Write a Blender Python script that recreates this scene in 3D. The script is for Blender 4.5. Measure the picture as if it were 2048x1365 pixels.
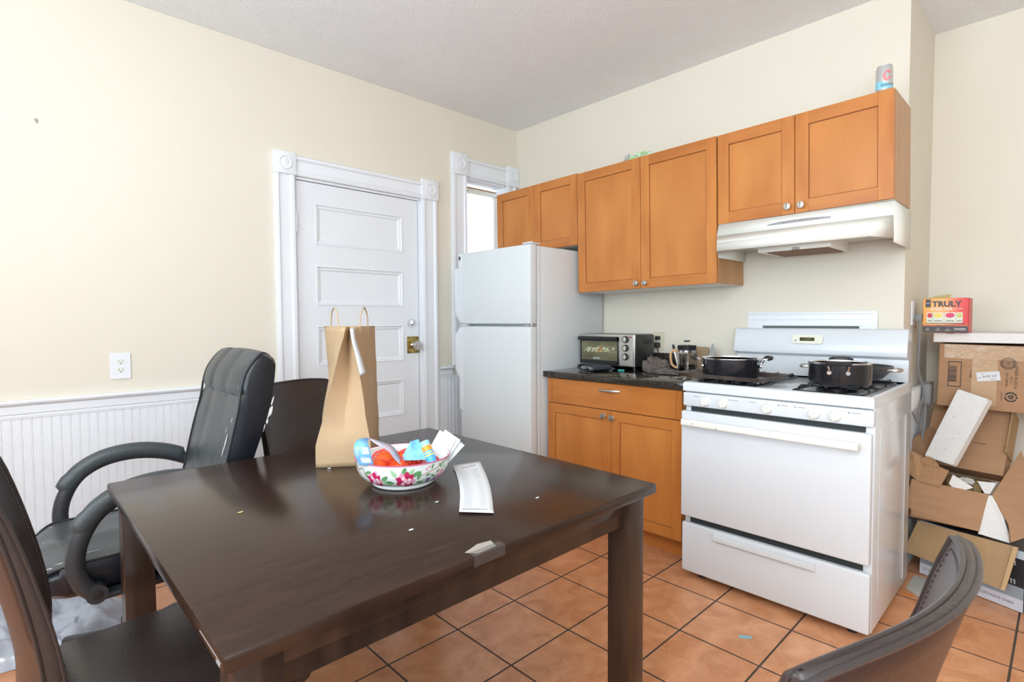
import bpy, bmesh, math, random
from math import sin, cos, pi, radians
from mathutils import Vector, Matrix, Euler, noise
random.seed(7)
for o in list(bpy.data.objects): bpy.data.objects.remove(o)
SC = bpy.context.scene; COL = SC.collection
V = Vector

# ------------------------------------------------------------ camera, world, light, exposure
cam_d = bpy.data.cameras.new('camera'); cam = bpy.data.objects.new('camera', cam_d); COL.objects.link(cam)
cam_d.sensor_width = 36; cam_d.lens = 1068.19*36/2048; cam_d.clip_start = .03; cam_d.clip_end = 200
CAM = V((-3.044, -3.1145, 1.228))
_y, _p, _r = radians(46.2425), radians(-2.2715), radians(-.28766)
_f = V((cos(_y)*cos(_p), sin(_y)*cos(_p), sin(_p))); _rt = V((sin(_y), -cos(_y), 0)); _u = _rt.cross(_f)
R_ = cos(_r)*_rt + sin(_r)*_u; U_ = -sin(_r)*_rt + cos(_r)*_u
mw = Matrix((R_, U_, -_f)).transposed().to_4x4(); mw.translation = CAM
cam.matrix_world = mw; SC.camera = cam
cam_d.dof.use_dof = True; cam_d.dof.focus_distance = 2.2; cam_d.dof.aperture_fstop = 9
SC.view_settings.view_transform = 'Standard'; SC.view_settings.look = 'None'
SC.view_settings.gamma = 1; SC.view_settings.use_curve_mapping = False
SC.view_settings.exposure = 0.36
W = bpy.data.worlds.new('sky'); SC.world = W; W.use_nodes = True
bg = W.node_tree.nodes['Background']; bg.inputs[0].default_value = (.86, .93, 1, 1); bg.inputs[1].default_value = 3.0

def area(name, loc, direction, sx, sy, power, col):
    d = bpy.data.lights.new(name, 'AREA'); d.shape = 'RECTANGLE'; d.size = sx; d.size_y = sy; d.energy = power; d.color = col
    o = bpy.data.objects.new(name, d); COL.objects.link(o); o.location = loc
    o.rotation_euler = V(direction).to_track_quat('-Z', 'Y').to_euler(); return o
XW, YS, H = -4.45, -4.9, 2.738
area('daylight_west_a', (XW-.02, -1.7, 1.65), (1, -.1, .85), 1.3, 1.6, 29, (.62, .82, 1))
area('daylight_west_b', (XW-.02, -3.9, 1.65), (1, 0, .85), 1.3, 1.6, 66, (.66, .84, 1))
area('daylight_south', (-3.6, YS-.02, 1.65), (0, 1, .85), 1.3, 1.6, 16, (.68, .85, 1))
def point(name, loc, power, col, rad):
    d = bpy.data.lights.new(name, 'POINT'); d.energy = power; d.color = col; d.shadow_soft_size = rad
    o = bpy.data.objects.new(name, d); COL.objects.link(o); o.location = loc
point('fill_lamp_light', (-3.75, -3.05, 2.36), 37, (1, .97, .93), .16)  # fill light added out of frame to lift the ambient level

# ------------------------------------------------------------ materials
MATS = {}
def mat(name, col, rough=.5, metal=0., noise_s=None, noise_a=.06, bump_s=None, bump=.1, coat=0., trans=0., alpha=1., ior=1.45, sc=(1, 1, 1), col2=None, emit=None, spec=.5, detail=4):
    if name in MATS: return MATS[name]
    m = bpy.data.materials.new(name); m.use_nodes = True; nt = m.node_tree; n = nt.nodes; l = nt.links
    b = n['Principled BSDF']; b.inputs['Base Color'].default_value = (*col, 1)
    b.inputs['Roughness'].default_value = rough; b.inputs['Metallic'].default_value = metal
    b.inputs['Coat Weight'].default_value = coat; b.inputs['Coat Roughness'].default_value = .12
    b.inputs['Transmission Weight'].default_value = trans; b.inputs['Alpha'].default_value = alpha
    b.inputs['IOR'].default_value = ior; b.inputs['Specular IOR Level'].default_value = spec
    tc = n.new('ShaderNodeTexCoord'); mp = n.new('ShaderNodeMapping'); mp.inputs['Scale'].default_value = sc
    l.new(tc.outputs['Object'], mp.inputs[0])
    if noise_s:
        t = n.new('ShaderNodeTexNoise'); t.inputs['Scale'].default_value = noise_s; t.inputs['Detail'].default_value = detail
        l.new(mp.outputs[0], t.inputs['Vector'])
        r = n.new('ShaderNodeValToRGB'); c2 = col2 or tuple(max(0, c*(1-noise_a*2)) for c in col)
        r.color_ramp.elements[0].position = .3; r.color_ramp.elements[1].position = .72
        r.color_ramp.elements[0].color = (*c2, 1); r.color_ramp.elements[1].color = (*[min(1, c*(1+(0 if col2 else noise_a*.5))) for c in col], 1)
        l.new(t.outputs[0], r.inputs[0]); l.new(r.outputs[0], b.inputs['Base Color'])
    if bump_s:
        t2 = n.new('ShaderNodeTexNoise'); t2.inputs['Scale'].default_value = bump_s; t2.inputs['Detail'].default_value = 5
        l.new(mp.outputs[0], t2.inputs['Vector'])
        bp = n.new('ShaderNodeBump'); bp.inputs['Strength'].default_value = bump; bp.inputs['Distance'].default_value = .01
        l.new(t2.outputs[0], bp.inputs['Height']); l.new(bp.outputs[0], b.inputs['Normal'])
    if emit:
        b.inputs['Emission Color'].default_value = (*emit[0], 1); b.inputs['Emission Strength'].default_value = emit[1]
    MATS[name] = m; return m

M_wall = mat('cream_wall_paint', (.775, .715, .60), .75, noise_s=1.2, noise_a=.012, bump_s=60, bump=.03)
M_ceil = mat('textured_ceiling_paint', (.95, .95, .95), .9, noise_s=2, noise_a=.015, bump_s=130, bump=.9)
M_trim = mat('white_gloss_trim', (.82, .84, .87), .38, noise_s=3, noise_a=.012, bump_s=30, bump=.04)
M_door = mat('white_door_paint', (.80, .82, .845), .45, noise_s=3, noise_a=.012, bump_s=14, bump=.05)
M_white = mat('white_enamel', (.71, .735, .76), .22, bump_s=9, bump=.01, coat=.3)
M_fridge = mat('refrigerator_white', (.70, .735, .74), .42, bump_s=320, bump=.12)
M_fside = mat('refrigerator_side_shaded', (.66, .68, .68), .38, bump_s=300, bump=.12)  # fridge white greyed to stand for the weaker light on its side
M_bisque = mat('bisque_enamel', (.87, .86, .79), .3, noise_s=4, noise_a=.01)
M_dark = mat('dark_gap', (.03, .035, .035), .6)
M_blackp = mat('black_plastic', (.02, .02, .022), .4)
M_nickel = mat('brushed_nickel', (.58, .56, .52), .42, 1., bump_s=200, bump=.05)
M_chrome = mat('chrome', (.75, .76, .78), .14, 1.)
M_steel = mat('brushed_steel', (.62, .60, .57), .3, 1., noise_s=3, noise_a=.08, sc=(1, 1, 60))
M_brass = mat('worn_brass', (.55, .40, .13), .35, 1., noise_s=60, noise_a=.3)
def wood(name, c1, c2, sc, rough=.33, ns=3.0, coat=.25):
    return mat(name, c1, rough, noise_s=ns, col2=c2, sc=sc, coat=coat, detail=6)
W_v = wood('maple_vertical_grain', (.62, .235, .052), (.46, .145, .026), (5, 5, .9))
W_h = wood('maple_horizontal_grain', (.59, .22, .048), (.44, .14, .026), (5, .9, 5))
W_p = wood('maple_panel', (.63, .245, .056), (.48, .16, .030), (3, 3, .9), ns=2.2)
W_side = wood('maple_side_veneer', (.53, .27, .105), (.46, .22, .075), (4, 4, 1), .45)
W_groove = mat('wood_groove_shade', (.22, .07, .015), .6)  # shade of the grooves painted as thin dark strips
M_table = wood('espresso_table_top', (.040, .020, .013), (.024, .012, .008), (1.6, 10, 3), .20, 5.0, .0)
M_table.node_tree.nodes['Principled BSDF'].inputs['Specular IOR Level'].default_value = .38
M_tleg = wood('espresso_table_leg', (.060, .032, .020), (.022, .012, .009), (6, 6, .8), .3, 4.0, .2)
M_granite = mat('dark_granite', (.075, .062, .05), .07, noise_s=170, col2=(.004, .0035, .0035), spec=.6)
M_leather = mat('brown_black_leather', (.045, .034, .032), .27, noise_s=5, noise_a=.12, bump_s=170, bump=.10)
M_leatherback = mat('brown_leather_back', (.032, .017, .015), .30, noise_s=5, noise_a=.12, bump_s=170, bump=.10)
M_stitch = mat('stitching_thread', (.12, .08, .10), .7)
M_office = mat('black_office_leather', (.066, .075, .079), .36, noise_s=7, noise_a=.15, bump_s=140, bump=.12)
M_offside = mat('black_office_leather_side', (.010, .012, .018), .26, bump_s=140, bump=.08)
M_peel = mat('peeled_leather_backing', (.75, .72, .70), .8)
M_arm = mat('dark_grey_arm_plastic', (.035, .037, .042), .38, bump_s=90, bump=.06)
M_kraft = mat('kraft_paper', (.52, .355, .205), .8, noise_s=8, noise_a=.05, bump_s=16, bump=.18)
M_card = mat('corrugated_cardboard', (.42, .235, .125), .8, noise_s=5, noise_a=.06, sc=(1, 1, 6))
M_card2 = mat('tan_cardboard', (.42, .27, .135), .8, noise_s=5, noise_a=.06, sc=(6, 6, 1))
M_cardedge = mat('cardboard_cut_edge', (.50, .36, .22), .9)
M_cardin = mat('cardboard_inside', (.30, .17, .09), .85)
M_whitecard = mat('white_cardboard', (.76, .74, .71), .7, noise_s=40, noise_a=.02)
M_paper = mat('white_paper', (.70, .71, .72), .8)
M_ink = mat('printed_ink', (.05, .045, .05), .8)
M_greyink = mat('faint_grey_ink', (.45, .46, .48), .8)
M_china = mat('glazed_porcelain', (.76, .76, .74), .12, coat=.5)
def flat(n, c, r=.5, **k): return mat(n, c, r, **k)
M_pot = mat('dark_pot_enamel', (.022, .022, .027), .22, .4, coat=.3)
M_potin = mat('nonstick_coating', (.05, .05, .052), .35)
M_glass = mat('clear_glass', (1, 1, 1), .02, trans=1., ior=1.45)

# ------------------------------------------------------------ geometry helpers
class MB:
    def __init__(s): s.bm = bmesh.new(); s.mi = 0
    def add(s, b2, M=None, mi=None):
        mi = s.mi if mi is None else mi
        mp = {}
        for v in b2.verts: mp[v] = s.bm.verts.new(M @ v.co if M else v.co)
        for f in b2.faces:
            try: nf = s.bm.faces.new([mp[v] for v in f.verts]); nf.material_index = mi
            except ValueError: pass
        b2.free()
    def box(s, x0, x1, y0, y1, z0, z1, bev=0, seg=2, M=None, mi=None):
        b = bmesh.new()
        vs = [b.verts.new((x, y, z)) for x in sorted((x0, x1)) for y in sorted((y0, y1)) for z in sorted((z0, z1))]
        for f in ((0, 1, 3, 2), (4, 6, 7, 5), (0, 4, 5, 1), (2, 3, 7, 6), (0, 2, 6, 4), (1, 5, 7, 3)): b.faces.new([vs[i] for i in f])
        if bev: bmesh.ops.bevel(b, geom=b.edges[:], offset=bev, segments=seg, affect='EDGES', profile=.5)
        s.add(b, M, mi)
    def prism(s, pts, h, M=None, mi=None, bev=0):
        # pts in XY, extruded to z=h
        b = bmesh.new(); lo = [b.verts.new((p[0], p[1], 0)) for p in pts]; hi = [b.verts.new((p[0], p[1], h)) for p in pts]
        n = len(pts); b.faces.new(lo[::-1]); b.faces.new(hi)
        for i in range(n): b.faces.new((lo[i], lo[(i+1) % n], hi[(i+1) % n], hi[i]))
        bmesh.ops.recalc_face_normals(b, faces=b.faces[:])
        if bev: bmesh.ops.bevel(b, geom=b.edges[:], offset=bev, segments=2, affect='EDGES')
        s.add(b, M, mi)
    def loft(s, rings, closed=True, caps=True, mi=None, loop=False):
        mi = s.mi if mi is None else mi
        R = [[s.bm.verts.new(p) for p in r] for r in rings]; n = len(R[0]); k = len(R)
        for i in range(k if loop else k-1):
            for j in range(n if closed else n-1):
                try: s.bm.faces.new((R[i][j], R[i][(j+1) % n], R[(i+1) % k][(j+1) % n], R[(i+1) % k][j])).material_index = mi
                except ValueError: pass
        if caps and closed and not loop:
            for r in (R[0][::-1], R[-1]):
                try: s.bm.faces.new(r).material_index = mi
                except ValueError: pass
        return R
    def tube(s, pts, r, n=8, loop=False, mi=None, flat=1., caps=True):
        pts = [V(p) for p in pts]; k = len(pts); rr = r if isinstance(r, (list, tuple)) else [r]*k
        T = []
        for i in range(k):
            a = pts[(i-1) % k] if (loop or i > 0) else pts[i]; c = pts[(i+1) % k] if (loop or i < k-1) else pts[i]
            T.append((c-a).normalized())
        up = V((0, 0, 1)) if abs(T[0].z) < .9 else V((1, 0, 0))
        N = T[0].cross(up).normalized(); rings = []
        for i in range(k):
            N = (N - T[i]*N.dot(T[i])).normalized(); B = T[i].cross(N)
            rings.append([pts[i] + N*cos(2*pi*j/n)*rr[i] + B*sin(2*pi*j/n)*rr[i]*flat for j in range(n)])
        s.loft(rings, True, caps, mi, loop)
    def cyl(s, p0, p1, r0, r1=None, n=20, mi=None): s.tube([p0, p1], [r0, r0 if r1 is None else r1], n, mi=mi)
    def lathe(s, prof, n=32, M=None, mi=None, close=False):
        rings = [[(M @ V((r*cos(2*pi*j/n), r*sin(2*pi*j/n), z))) if M else V((r*cos(2*pi*j/n), r*sin(2*pi*j/n), z)) for j in range(n)] for r, z in prof]
        s.loft(rings, True, True, mi, close)
    def grid(s, fn, nu, nv, mi=None):
        mi = s.mi if mi is None else mi
        g = [[s.bm.verts.new(fn(i/nu, j/nv)) for j in range(nv+1)] for i in range(nu+1)]
        for i in range(nu):
            for j in range(nv): s.bm.faces.new((g[i][j], g[i+1][j], g[i+1][j+1], g[i][j+1])).material_index = mi
        return g
    def quad(s, pts, mi=None, th=0):
        pts = [V(p) for p in pts]
        nrm = (pts[1]-pts[0]).cross(pts[-1]-pts[0]).normalized()
        if not th:
            s.bm.faces.new([s.bm.verts.new(p) for p in pts]).material_index = s.mi if mi is None else mi; return
        s.loft([[p - nrm*th/2 for p in pts], [p + nrm*th/2 for p in pts]], mi=mi)
    def text(s, txt, size, M, mi, align='CENTER', sx=1., bold=0):
        c = bpy.data.curves.new('t', 'FONT'); c.body = txt; c.size = size; c.align_x = align; c.align_y = 'CENTER'; c.resolution_u = 3; c.offset = bold
        o = bpy.data.objects.new('t', c); me = o.to_mesh(); b = bmesh.new(); b.from_mesh(me)
        for v in b.verts: v.co.x *= sx
        s.add(b, M, mi); o.to_mesh_clear(); bpy.data.objects.remove(o); bpy.data.curves.remove(c)

WM = {}
def setp(o, **k):
    for a, b in k.items():
        if b is not None: o[a] = b
def thing(name, label, cat, loc=(0, 0, 0), rz=0., group=None, kind=None, parent=None, rot=None):
    o = bpy.data.objects.new(name, None); COL.objects.link(o); o.empty_display_size = .05
    E = Euler(rot) if rot else Euler((0, 0, rz)); o.location = loc; o.rotation_euler = E
    WM[o.name] = Matrix.Translation(loc) @ E.to_matrix().to_4x4()
    setp(o, label=label, category=cat, group=group, kind=kind); return o
def build(mb, name, mats, parent=None, loc=None, smooth=35, label=None, cat=None, group=None, kind=None, local=False, subd=0, solid=0, recalc=True):
    """link the collected shapes as ONE mesh object; geometry is in world space unless local"""
    bm = mb.bm
    if recalc: bmesh.ops.recalc_face_normals(bm, faces=bm.faces[:])
    base = WM[parent.name] if parent is not None else Matrix.Translation(loc or (0, 0, 0))
    if not local: bm.transform(base.inverted())
    me = bpy.data.meshes.new(name); bm.to_mesh(me); bm.free()
    for m in (mats if isinstance(mats, (list, tuple)) else [mats]): me.materials.append(m)
    o = bpy.data.objects.new(name, me); COL.objects.link(o)
    if parent is not None: o.parent = parent; WM[o.name] = base
    else: o.location = loc or (0, 0, 0); WM[o.name] = base
    if smooth:
        me.polygons.foreach_set('use_smooth', [True]*len(me.polygons)); me.set_sharp_from_angle(angle=radians(smooth))
    if solid:
        md = o.modifiers.new('solid', 'SOLIDIFY'); md.thickness = solid; md.offset = 0
    if subd:
        md = o.modifiers.new('sub', 'SUBSURF'); md.levels = subd; md.render_levels = subd
    setp(o, label=label, category=cat, group=group, kind=kind); return o
def plane_M(origin, xdir, ydir):
    """matrix placing local XY on a plane in the world"""
    x = V(xdir).normalized(); y = V(ydir).normalized(); z = x.cross(y)
    m = Matrix((x, y, z)).transposed().to_4x4(); m.translation = origin; return m
def catmull(pts, k=6, closed=False):
    P = [V(p) for p in pts]; out = []; n = len(P)
    for i in range(n if closed else n-1):
        a, b, c, d = (P[(i-1) % n], P[i], P[(i+1) % n], P[(i+2) % n]) if closed else (P[max(i-1, 0)], P[i], P[i+1], P[min(i+2, n-1)])
        for j in range(k):
            t = j/k; out.append(.5*((2*b)+(c-a)*t+(2*a-5*b+4*c-d)*t*t+(3*b-a-3*c+d)*t**3))
    if not closed: out.append(P[-1])
    return out
FX = lambda x: Matrix.Translation(x)

# ------------------------------------------------------------ room shell
def floor_mat():
    m = bpy.data.materials.new('terracotta_tile'); m.use_nodes = True; nt = m.node_tree; n = nt.nodes; l = nt.links; b = n['Principled BSDF']
    tc = n.new('ShaderNodeTexCoord'); mp = n.new('ShaderNodeMapping')
    mp.inputs['Location'].default_value = (.832/.3127, 1.4643/.3073, 0); mp.inputs['Scale'].default_value = (1/.3127, 1/.3073, 1)
    l.new(tc.outputs['Object'], mp.inputs[0])
    br = n.new('ShaderNodeTexBrick'); br.offset = 0; br.squash = 1
    for k, v in (('Scale', 1), ('Mortar Size', .0125), ('Mortar Smooth', .1), ('Brick Width', 1), ('Row Height', 1), ('Bias', 0)): br.inputs[k].default_value = v
    br.inputs['Color1'].default_value = (.64, .275, .12, 1); br.inputs['Color2'].default_value = (.70, .32, .15, 1); br.inputs['Mortar'].default_value = (.075, .052, .038, 1)
    l.new(mp.outputs[0], br.inputs['Vector'])
    ns = n.new('ShaderNodeTexNoise'); ns.inputs['Scale'].default_value = 7; ns.inputs['Detail'].default_value = 7; ns.inputs['Distortion'].default_value = 1.2
    l.new(tc.outputs['Object'], ns.inputs['Vector'])
    cr = n.new('ShaderNodeValToRGB'); cr.color_ramp.elements[0].position = .35; cr.color_ramp.elements[1].position = .75
    cr.color_ramp.elements[0].color = (.86, .80, .74, 1); cr.color_ramp.elements[1].color = (1.18, 1.3, 1.5, 1)
    l.new(ns.outputs[0], cr.inputs[0])
    mx = n.new('ShaderNodeMix'); mx.data_type = 'RGBA'; mx.blend_type = 'MULTIPLY'; mx.inputs[0].default_value = 1
    l.new(br.outputs['Color'], mx.inputs[6]); l.new(cr.outputs[0], mx.inputs[7])
    # pale veins
    n2 = n.new('ShaderNodeTexNoise'); n2.inputs['Scale'].default_value = 4.5; n2.inputs['Detail'].default_value = 3; n2.inputs['Distortion'].default_value = 3.
    l.new(tc.outputs['Object'], n2.inputs['Vector'])
    c2 = n.new('ShaderNodeValToRGB'); c2.color_ramp.elements[0].position = .485; c2.color_ramp.elements[1].position = .515
    c2.color_ramp.elements[0].color = (0, 0, 0, 1); c2.color_ramp.elements[1].color = (0, 0, 0, 1)
    e = c2.color_ramp.elements.new(.5); e.color = (.35, .35, .35, 1); l.new(n2.outputs[0], c2.inputs[0])
    mx2 = n.new('ShaderNodeMix'); mx2.data_type = 'RGBA'; mx2.inputs[7].default_value = (.75, .45, .27, 1)
    ml = n.new('ShaderNodeMath'); ml.operation = 'MULTIPLY'; sb = n.new('ShaderNodeMath'); sb.operation = 'SUBTRACT'; sb.inputs[0].default_value = 1
    l.new(br.outputs['Fac'], sb.inputs[1]); l.new(c2.outputs[0], ml.inputs[0]); l.new(sb.outputs[0], ml.inputs[1])
    l.new(ml.outputs[0], mx2.inputs[0]); l.new(mx.outputs[2], mx2.inputs[6]); l.new(mx2.outputs[2], b.inputs['Base Color'])
    ro = n.new('ShaderNodeMath'); ro.operation = 'MULTIPLY_ADD'; ro.inputs[1].default_value = .5; ro.inputs[2].default_value = .30
    l.new(br.outputs['Fac'], ro.inputs[0]); l.new(ro.outputs[0], b.inputs['Roughness'])
    bp = n.new('ShaderNodeBump'); bp.inputs['Strength'].default_value = .5; bp.inputs['Distance'].default_value = .003; bp.invert = True
    l.new(br.outputs['Fac'], bp.inputs['Height']); l.new(bp.outputs[0], b.inputs['Normal'])
    return m
def wallgrid(mb, us, zs, holes, place):
    """boxes filling the cells of a wall that are not holes; place(u0,u1,z0,z1) adds one"""
    for u0, u1 in zip(us[:-1], us[1:]):
        for z0, z1 in zip(zs[:-1], zs[1:]):
            if not any(a <= (u0+u1)/2 <= b and c <= (z0+z1)/2 <= d for a, b, c, d in holes): place(u0, u1, z0, z1)
def struct(mb, name, m, **k): return build(mb, name, m, kind='structure', **k)

XR, YR = .61, -2.578
b = MB(); b.box(XW, XR+.1, YS, .1, -.1, 0); struct(b, 'floor', floor_mat(), smooth=0)
b = MB(); b.box(XW-.1, XR+.1, YS-.1, .15, H, H+.1); struct(b, 'ceiling', M_ceil, smooth=0)
DX0, DX1, DZ = -1.795, -.93, 2.062     # door opening
WX0, WX1, WZ0, WZ1 = -.528, -.125, 1.0, 2.285   # small window opening
b = MB(); wallgrid(b, [XW-.1, DX0, DX1, WX0, WX1, .0], [0, WZ0, DZ, WZ1, H], [(DX0, DX1, 0, DZ), (WX0, WX1, WZ0, WZ1)],
                   lambda a, c, d, e: b.box(a, c, 0, .15, d, e)); struct(b, 'wall_left', M_wall, smooth=0)
b = MB(); b.box(0, .12, YR, .15, 0, H); b.box(.12, XR+.1, YR, YR+.1, 0, H)
struct(b, 'wall_right', M_wall, smooth=0)
b = MB(); b.box(XR, XR+.1, YS-.1, YR, 0, H); struct(b, 'wall_alcove', M_wall, smooth=0)
b = MB(); wallgrid(b, [YS-.1, -4.55, -3.25, -2.35, -1.05, 0], [0, .85, 2.45, H], [(-4.55, -3.25, .85, 2.45), (-2.35, -1.05, .85, 2.45)],
                   lambda a, c, d, e: b.box(XW-.1, XW, a, c, d, e)); struct(b, 'wall_west', M_wall, smooth=0)
b = MB(); wallgrid(b, [XW, -4.25, -2.95, XR], [0, .85, 2.45, H], [(-4.25, -2.95, .85, 2.45)],
                   lambda a, c, d, e: b.box(a, c, YS-.1, YS, d, e)); struct(b, 'wall_south', M_wall, smooth=0)

# beadboard wainscot: one profile of beads and grooves run along the wall
def beadboard(mb, u0, u1, z0, z1, fn, pitch=.0325):
    pr = []; u = u0
    while u < u1:
        for du, d in ((0, .0065), (.0015, .009), (pitch-.0075, .009), (pitch-.0055, .0078), (pitch-.0035, .0095), (pitch-.0015, .0078)):
            if u+du < u1: pr.append((u+du, d))
        u += pitch
    pr.append((u1, .009))
    mb.loft([[fn(a, d, z) for a, d in pr] for z in (z0, z1)], closed=False, caps=False)
b = MB(); beadboard(b, XW, -1.915, 0, .83, lambda u, d, z: (u, -d, z)); beadboard(b, -.798, -.01, 0, .83, lambda u, d, z: (u, -d, z))
struct(b, 'trim_1', M_trim, smooth=25, label='white beadboard wainscot on the left wall')
RAIL = [(0, .813), (.012, .813), (.014, .825), (.008, .83), (.014, .836), (.014, .868), (.020, .874), (.030, .878), (.034, .886), (.030, .894), (0, .894)]
def rail(mb, p0, p1, nrm):
    mb.loft([[V(p)+V(nrm)*d+V((0, 0, z)) for d, z in RAIL] for p in (p0, p1)])
b = MB(); rail(b, (XW, 0, 0), (-1.918, 0, 0), (0, -1, 0)); rail(b, (-.795, 0, 0), (-.67, 0, 0), (0, -1, 0))
struct(b, 'trim_2', M_trim, smooth=25, label='white chair rail above the beadboard')
b = MB(); beadboard(b, .0, .60, 0, .80, lambda u, d, z: (u, YR-d, z)); struct(b, 'trim_3', M_trim, smooth=25)
b = MB(); b.box(-.004, .60, YR-.034, YR, .79, .885, .006); b.box(-.004, .60, YR-.022, YR, .765, .79, .004)
struct(b, 'trim_4', M_trim, label='white chair rail stub on the wall return behind the range')

def casing_v(mb, x0, x1, z0, z1, y=0):
    w = x1-x0; pr = [(0, 0), (0, .022), (.010, .026), (.022, .026), (.030, .014), (w-.032, .014), (w-.024, .024), (w-.008, .024), (w, .016), (w, 0)]
    mb.loft([[(x0+a, y-d, z) for a, d in pr] for z in (z0, z1)])
def casing_h(mb, x0, x1, z0, z1):
    w = z1-z0; pr = [(0, 0), (0, .018), (.010, .024), (.022, .024), (.030, .014), (w-.030, .014), (w-.022, .026), (w-.006, .026), (w, .016), (w, 0)]
    mb.loft([[(x, -d, z0+a) for a, d in pr] for x in (x0, x1)])
def rosette(mb, x0, x1, z0, z1):
    mb.box(x0, x1, -.032, 0, z0, z1, .003)
    c = V(((x0+x1)/2, -.032, (z0+z1)/2)); r = (x1-x0)*.30
    M = Matrix.Translation(c) @ Matrix.Rotation(pi/2, 4, 'X')
    mb.lathe([(r, -.001), (r, .005), (r*.93, .007), (r*.82, .006), (r*.74, .001), (r*.70, .001), (r*.5, .005), (r*.05, .0065)], 32, M)
# door
dr = thing('door_1', 'white five-panel wooden door with brass plate knob in moulded casing', None, (-1.36, 0, 0), kind='structure')
b = MB(); casing_v(b, -1.913, -1.795, 0, 2.065); casing_v(b, -.93, -.80, 0, 2.065); casing_h(b, -1.797, -.928, 2.065, 2.178)
rosette(b, -1.918, -1.793, 2.062, 2.186); rosette(b, -.932, -.795, 2.062, 2.198)
build(b, 'door_casing', M_trim, dr)
b = MB(); b.box(DX0-.001, DX0+.008, 0, .13, 0, 2.055); b.box(DX1-.014, DX1+.001, 0, .13, 0, 2.055); b.box(DX0, DX1, 0, .13, 2.05, DZ+.001)
build(b, 'door_jamb', M_trim, dr)
b = MB(); LX0, LX1, LY = -1.783, -.949, .012
PX0, PX1 = -1.668, -1.072
pz = [(.225, .462), (.590, .828), (.957, 1.194), (1.323, 1.556), (1.685, 1.924)]
zs = [0.008] + [z for p in pz for z in p] + [2.046]
for x0, x1 in ((LX0, PX0), (PX1, LX1)): b.box(x0, x1, LY, LY+.04, .008, 2.046)
for k in range(0, len(zs), 2): b.box(PX0, PX1, LY, LY+.04, zs[k], zs[k+1])
for z0, z1 in pz:
    b.box(PX0, PX1, LY+.012, LY+.03, z0, z1)
    b.loft([[(PX0+q, LY+d, z0+q), (PX1-q, LY+d, z0+q), (PX1-q, LY+d, z1-q), (PX0+q, LY+d, z1-q)] for q, d in ((-.003, .0005), (-.002, -.004), (.004, -.005), (.007, -.001), (.010, .004), (.016, .0035), (.022, .006), (.026, .010), (.030, .0125))], caps=False)
leaf = build(b, 'door_leaf', M_door, dr, smooth=0)
b = MB(); b.box(LX0-.012, LX1+.012, .115, .13, 0, 2.06); build(b, 'door_gap_backing', M_dark, dr)  # dark sheet across the whole opening behind the leaf
b = MB(); c = V((-1.008, LY-.0, 1.208)); M = Matrix.Translation(c) @ Matrix.Rotation(pi/2, 4, 'X')
b.lathe([(.031, 0), (.031, .006), (.027, .012), (.006, .014)], 28, M); b.box(-1.012, -1.004, LY-.03, LY-.012, 1.19, 1.226, .003)
build(b, 'deadbolt', M_chrome, dr)
b = MB(); b.box(-1.043, -.950, LY-.006, LY, 1.003, 1.117, .004); 
for px in (-1.033, -.965):
    for zz in (1.013, 1.107): b.cyl((px, LY-.008, zz), (px, LY-.005, zz), .004, mi=1)
pl = build(b, 'knob_plate', [M_brass, M_dark], dr, label='worn brass plate behind the knob')
b = MB(); M = Matrix.Translation((-1.0, LY-.006, 1.058)) @ Matrix.Rotation(pi/2, 4, 'X')
b.lathe([(.022, 0), (.020, .012), (.013, .018), (.013, .032), (.024, .038), (.030, .050), (.030, .062), (.024, .072), (.004, .076)], 32, M)
build(b, 'door_knob', M_steel, dr)
b = MB(); b.box(-.953, -.938, LY-.012, LY+.01, 1.03, 1.085, .002); build(b, 'latch', M_brass, dr)
b = MB(); b.box(-1.795, -1.778, -.006, .0, 1.757, 1.843, .002); b.cyl((-1.788, -.008, 1.745), (-1.788, -.008, 1.855), .006)
build(b, 'hinge', M_door, dr)
# small window over the refrigerator
wn = thing('window_1', 'narrow white-trimmed window beside the corner above the refrigerator', None, (-.33, 0, 1.0), kind='structure')
b = MB(); casing_v(b, -.665, -.528, .9, 2.285); casing_v(b, -.125, -.02, .9, 2.285); casing_h(b, -.53, -.122, 2.285, 2.42)
rosette(b, -.672, -.526, 2.285, 2.437); rosette(b, -.127, -.002, 2.285, 2.437)
build(b, 'window_casing', M_trim, wn)
b = MB(); b.box(WX0, WX1, .0, .14, WZ1-.012, WZ1+.0); b.box(WX0, WX0+.006, 0, .14, WZ0, WZ1); b.box(WX1-.006, WX1, 0, .14, WZ0, WZ1); b.box(WX0, WX1, 0, .14, WZ0, WZ0+.02)
build(b, 'window_jamb', M_trim, wn)
b = MB(); b.box(WX0+.006, WX1-.006, .104, .114, 2.238, 2.252, mi=0)
b.box(WX0+.006, WX1-.006, .10, .13, 2.205, 2.24, mi=1); b.box(WX0+.006, WX0+.03, .10, .13, WZ0+.02, 2.21, mi=1); b.box(-.155, WX1-.006, .10, .13, WZ0+.02, 2.21, mi=1); b.box(WX0+.006, WX1-.006, .10, .13, WZ0+.02, WZ0+.06, mi=1)
build(b, 'window_sash', [mat('stained_stop_strip', (.40, .22, .11), .5), M_bisque], wn)
b = MB(); b.box(WX0+.03, -.155, .116, .119, WZ0+.05, 2.21); build(b, 'window_pane', M_glass, wn)
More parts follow.
